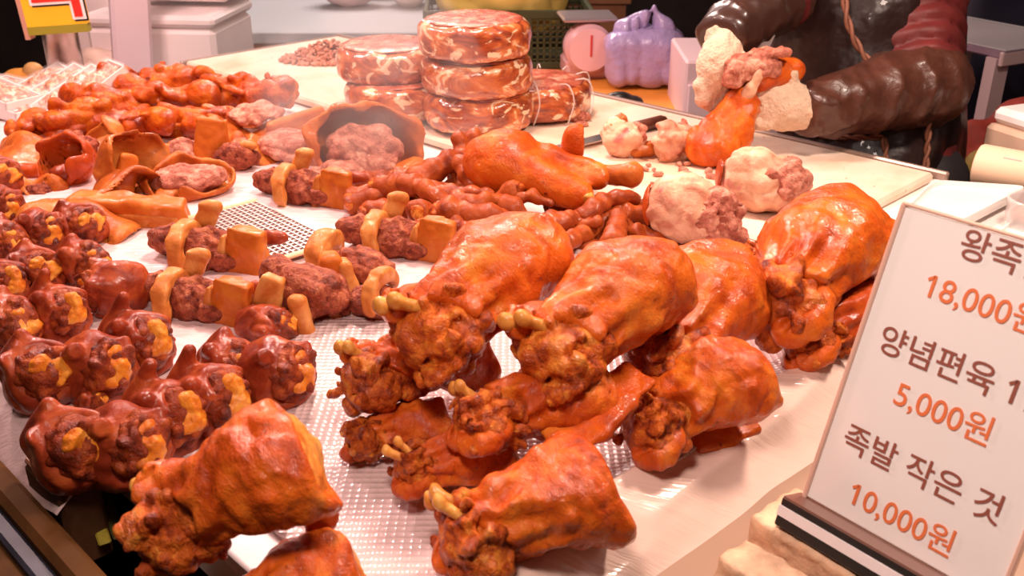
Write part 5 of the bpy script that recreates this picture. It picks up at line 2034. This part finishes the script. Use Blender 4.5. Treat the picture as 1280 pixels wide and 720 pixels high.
ext = (K['el'] - K['wl']).normalized()
link('sleeve_cover', sleevef(K['el'] + ext * .010, K['wl'], .079, .046, 3), SLV, ps)
link('sleeve_cover', sleevef(K['er'], K['wr'], .070, .046, 13), plain('dark_sleeve_cover', (.050, .020, .014), .35, coat=.3), ps)
TR = plain('dark_trousers', (.02, .014, .016), .7)
link('trousers', sdf(lambda P: sm(sm(sm(cap(P, hipl, kneel, .10, .075), cap(P, kneel, anl, .075, .058), .02), sm(cap(P, hipr, kneer, .10, .075), cap(P, kneer, anr, .075, .058), .02), .03), ell(P, K['pel'] - Vector((0, 0, .03)), (.17, .17, .12)), .04) + .006 * fbm(P, 18, 2, 3), (-.3, -.3, .04), (.3, .3, .9), .010), TR, ps)
for a_ in (anl, anr):
    link('shoe', sdf(lambda P: smax(sm(cap(P, a_ - Vector((0, 0, .035)), a_ + fwd * .13 - Vector((0, 0, .045)), .048, .038), cap(P, a_, a_ - Vector((0, 0, .04)), .048, .05), .02), .002 - P[:, 2], .004), a_ - Vector((.16, .16, .09)), a_ + Vector((.16, .16, .08)), .006), BLACKP, ps)

GLOVE = plain('fuzzy_white_glove', (.74, .53, .38), .9, var=.1, sc=60, bmp=(220, 1, .004))


def glove(name, wrist, palm, fd, thumb_dir, side, curl, label):
    """palm with five separate bent fingers; fd = finger direction, side = across the knuckles, curl = where fingers bend to"""
    fd, side, curl = fd.normalized(), side.normalized(), curl.normalized()
    fing = []
    for k, (ln, o) in enumerate(((.062, -.030), (.072, -.010), (.068, .011), (.054, .031))):
        b = palm + fd * .034 + side * o
        m_ = b + fd * ln * .5 + curl * ln * .22
        e_ = m_ + fd * ln * .18 + curl * ln * .46
        fing.append((b, m_, e_))
    tb = palm - side * .026 + fd * (-.01)
    tm = tb + thumb_dir.normalized() * .034
    te = tm + (thumb_dir.normalized() * .5 + curl * .6 + fd * .4).normalized() * .030

    def fn(P):
        Mg = np.array(Matrix((fd, side, fd.cross(side).normalized())).transposed())
        d = ell(P, palm, (.050, .044, .024), Mg)
        d = sm(d, cap(P, wrist, palm, .034, .030), .02)
        d = sm(d, cap(P, wrist - (palm - wrist) * .25, wrist, .040, .037), .01)
        for b, m_, e_ in fing:
            f_ = sm(cap(P, b, m_, .0125, .0118), cap(P, m_, e_, .0118, .0105), .004)
            d = sm(d, f_, .006)
        f_ = sm(cap(P, tb, tm, .0145, .0128), cap(P, tm, te, .0128, .0112), .004)
        d = sm(d, f_, .008)
        return d + .0032 * fbm(P, 110, 2, 5) + .002 * fbm(P, 40, 1, 6)
    c_ = (palm + wrist) / 2
    return tag(link(name, sdf(fn, c_ - Vector((.15,) * 3), c_ + Vector((.15,) * 3), .0032, 'glove'), GLOVE, ps), label)


view = -(ray(950, 110)).normalized()          # towards the onlooker
rt = Vector((1, 0, 0))
upv = Vector((0, 0, 1))
glove('glove', K['wl'], K['hl'] + Vector((.010, 0, 0)), -rt + view * .35 + upv * .05, upv + view * .2 - rt * .3, -upv + view * .2, -view * .8 - rt * .2, 'white fuzzy glove gripping the joint')
glove('glove', K['wr'], K['hr'], -upv - rt * .12 + view * .15, rt * .8 + view * .5, -rt + view * .4, rt * .6 - view * .4, 'white fuzzy glove holding the boning knife')


def rope(name, pts, r, parent, mat):
    pts = smooth_pts(pts, 8)
    # resample evenly
    L = [0]
    for i in range(1, len(pts)):
        L.append(L[-1] + (pts[i] - pts[i - 1]).length)
    n = max(8, int(L[-1] / (r * 1.6)))
    q = []
    for k in range(n + 1):
        s_ = L[-1] * k / n
        i = max(1, min(len(L) - 1, int(np.searchsorted(L, s_))))
        f_ = (s_ - L[i - 1]) / max(1e-9, L[i] - L[i - 1])
        q.append(pts[i - 1].lerp(pts[i], f_))
    m_ = MB()
    for ph in (0, math.pi):
        st_ = []
        for k, p_ in enumerate(q):
            t_ = (q[min(k + 1, n)] - q[max(k - 1, 0)]).normalized()
            u_ = t_.cross(Vector((.3, .2, .9))).normalized()
            w_2 = t_.cross(u_)
            a_ = k * .9 + ph
            st_.append(p_ + r * .62 * (math.cos(a_) * u_ + math.sin(a_) * w_2))
        m_.tube(st_, r * .62, 6)
    return m_.build(name, mat, parent, True)


ROPE = plain('brown_rope', (.24, .085, .045), .6)


def onfront(px, py, off=0.0):
    """a point on the apron front seen at a pixel: march the photo ray onto the body surface"""
    r_ = ray(px, py)
    o_ = Vector((0, 0, TZ + CH)) - base
    dd = 1.5
    for _ in range(60):
        p_ = o_ + r_ * dd
        v_ = float(min(apronf(A(*p_)[None])[0], jacketf(A(*p_)[None])[0]))
        if v_ < .002:
            break
        dd += max(.002, v_ * .6)
    return o_ + r_ * (dd - .004 - off)


rope('neck_rope', [onfront(*q) for q in ((1054, -30), (1057, 10), (1064, 40), (1078, 66), (1092, 82))], .0065, ps, ROPE)
rope('waist_rope', [onfront(*q) for q in ((984, 158), (1005, 166), (1040, 171), (1080, 172), (1104, 171))], .0055, ps, ROPE)
rope('rope_end', [onfront(*q) for q in ((1104, 171), (1107, 190), (1104, 222))], .0060, ps, ROPE)
rope('rope_end', [onfront(*q) for q in ((1160, 118), (1161, 150), (1159, 185), (1157, 212))], .0060, ps, ROPE)

# the joint in the butcher's hands, standing on the board
jb = at(893, 204, .018)
t = thing('held_joint', 'orange joint stood on the board and gripped by the butcher, pink meat bared on top', 'pork joint', jb)
ju = dep(938, 108, 1.735) - jb
jr = dep(990, 88, 1.75) - jb
jm = dep(935, 95, 1.725) - jb
link('skin', sdf(lambda P: smax(sm(sm(ell(P, (0.0, 0, .034), (.050, .044, .036)), cap(P, (0, 0, .03), ju * .72, .048, .036), .02), cap(P, ju * .5, ju * .85, .036, .026), .02), -(P[:, 2]) + .001, .006) + .007 * fbm(P, 26, 2, 4) + .004 * ridge(P, 30, 5) + .0015 * ridge(P, 70, 6), (-.09, -.09, -.01), (.17, .10, .22), .003), SKIN, t)
link('skin_side', sdf(lambda P: cap(P, jm + (jr - jm) * .25, jr, .030, .024) + .006 * fbm(P, 30, 2, 8), [min(jm[k], jr[k]) - .05 for k in range(3)], [max(jm[k], jr[k]) + .05 for k in range(3)], .0034), SKIN, t)
o = link('bared_meat', lump((0, 0, 0), (.048, .026, .026), 701, .012, 45, .0028, [((-.03, -.012, -.010), (.026, .022, .022)), ((.025, 0, .020), (.034, .018, .010))]), LEAN_PINK, t)
o.location = jm + Vector((.008, -.004, .020))
o = link('bone', lump((0, 0, 0), (.011, .010, .034), 702, .004, 50, .0026), PALE, t)
o.location = jm + Vector((.004, -.026, -.012))
o.rotation_euler = (0, .5, 0)
t = thing('boning_knife', 'narrow knife in the left glove, its pointed tip showing behind the pink meat', 'knife', dep(908, 84, 1.75))
kv = dep(969, 52, 1.80) - dep(908, 84, 1.75)
kl = kv.length
X = kv.normalized()
t.rotation_euler = frame(Vector((0, 0, 0)), kv).to_euler()
bl = MB()
V = [(.02, 0, -.012), (kl, 0, .016), (kl * .97, 0, -.012 + .001), (kl * .72, 0, -.014)]
bl.add([Vector((.02, -.001, .012)), Vector((.02, -.001, -.012)), Vector((kl * .80, -.001, -.013)), Vector((kl, -.001, .012)), Vector((.02, .001, .012)), Vector((.02, .001, -.012)), Vector((kl * .80, .001, -.013)), Vector((kl, .001, .012))], [(0, 1, 2, 3), (7, 6, 5, 4), (0, 4, 5, 1), (1, 5, 6, 2), (2, 6, 7, 3), (3, 7, 4, 0)])
bl.build('blade', plain('bright_blade', (.75, .68, .66), .3, .6), t)
MB().box((.000, 0, 0), (.045, .016, .020), None, .006).build('handle', BLACKP, t, True)

# ================================================================== STEAM
m = bpy.data.materials.new('steam')
m.use_nodes = True
nt = m.node_tree
nt.nodes.remove(nt.nodes['Principled BSDF'])
vp = nt.nodes.new('ShaderNodeVolumePrincipled')
vp.inputs['Color'].default_value = (.96, .90, .88, 1)
vp.inputs['Anisotropy'].default_value = .2
tc = nt.nodes.new('ShaderNodeTexCoord')
mr = nt.nodes.new('ShaderNodeMapRange')
mr.inputs['From Min'].default_value = .42
mr.inputs['From Max'].default_value = .68
mr.inputs['To Max'].default_value = 1.9
nt.links.new(noise(nt, 4.5, 3, .6, tc.outputs['Object'], .8), mr.inputs['Value'])
nt.links.new(mr.outputs[0], vp.inputs['Density'])
nt.links.new(vp.outputs[0], nt.nodes['Material Output'].inputs['Volume'])
c = at(452, 160, .08)
c2 = at(262, 84, .06) - c
o = link('steam', sdf(lambda P: sm(ell(P, (.02, .02, .02), (.20, .26, .16)), ell(P, (c2.x, c2.y, .0), (.26, .13, .12)), .20) + .05 * fbm(P, 5, 2, 4), (-.85, -.45, -.14), (.40, .75, .36), .022, 'steam'), m)
o.location = (c.x, c.y, TZ + .13)
tag(o, 'thin white steam drifting over the head skins and the hazy meat cakes at the back', 'steam', kind='stuff')
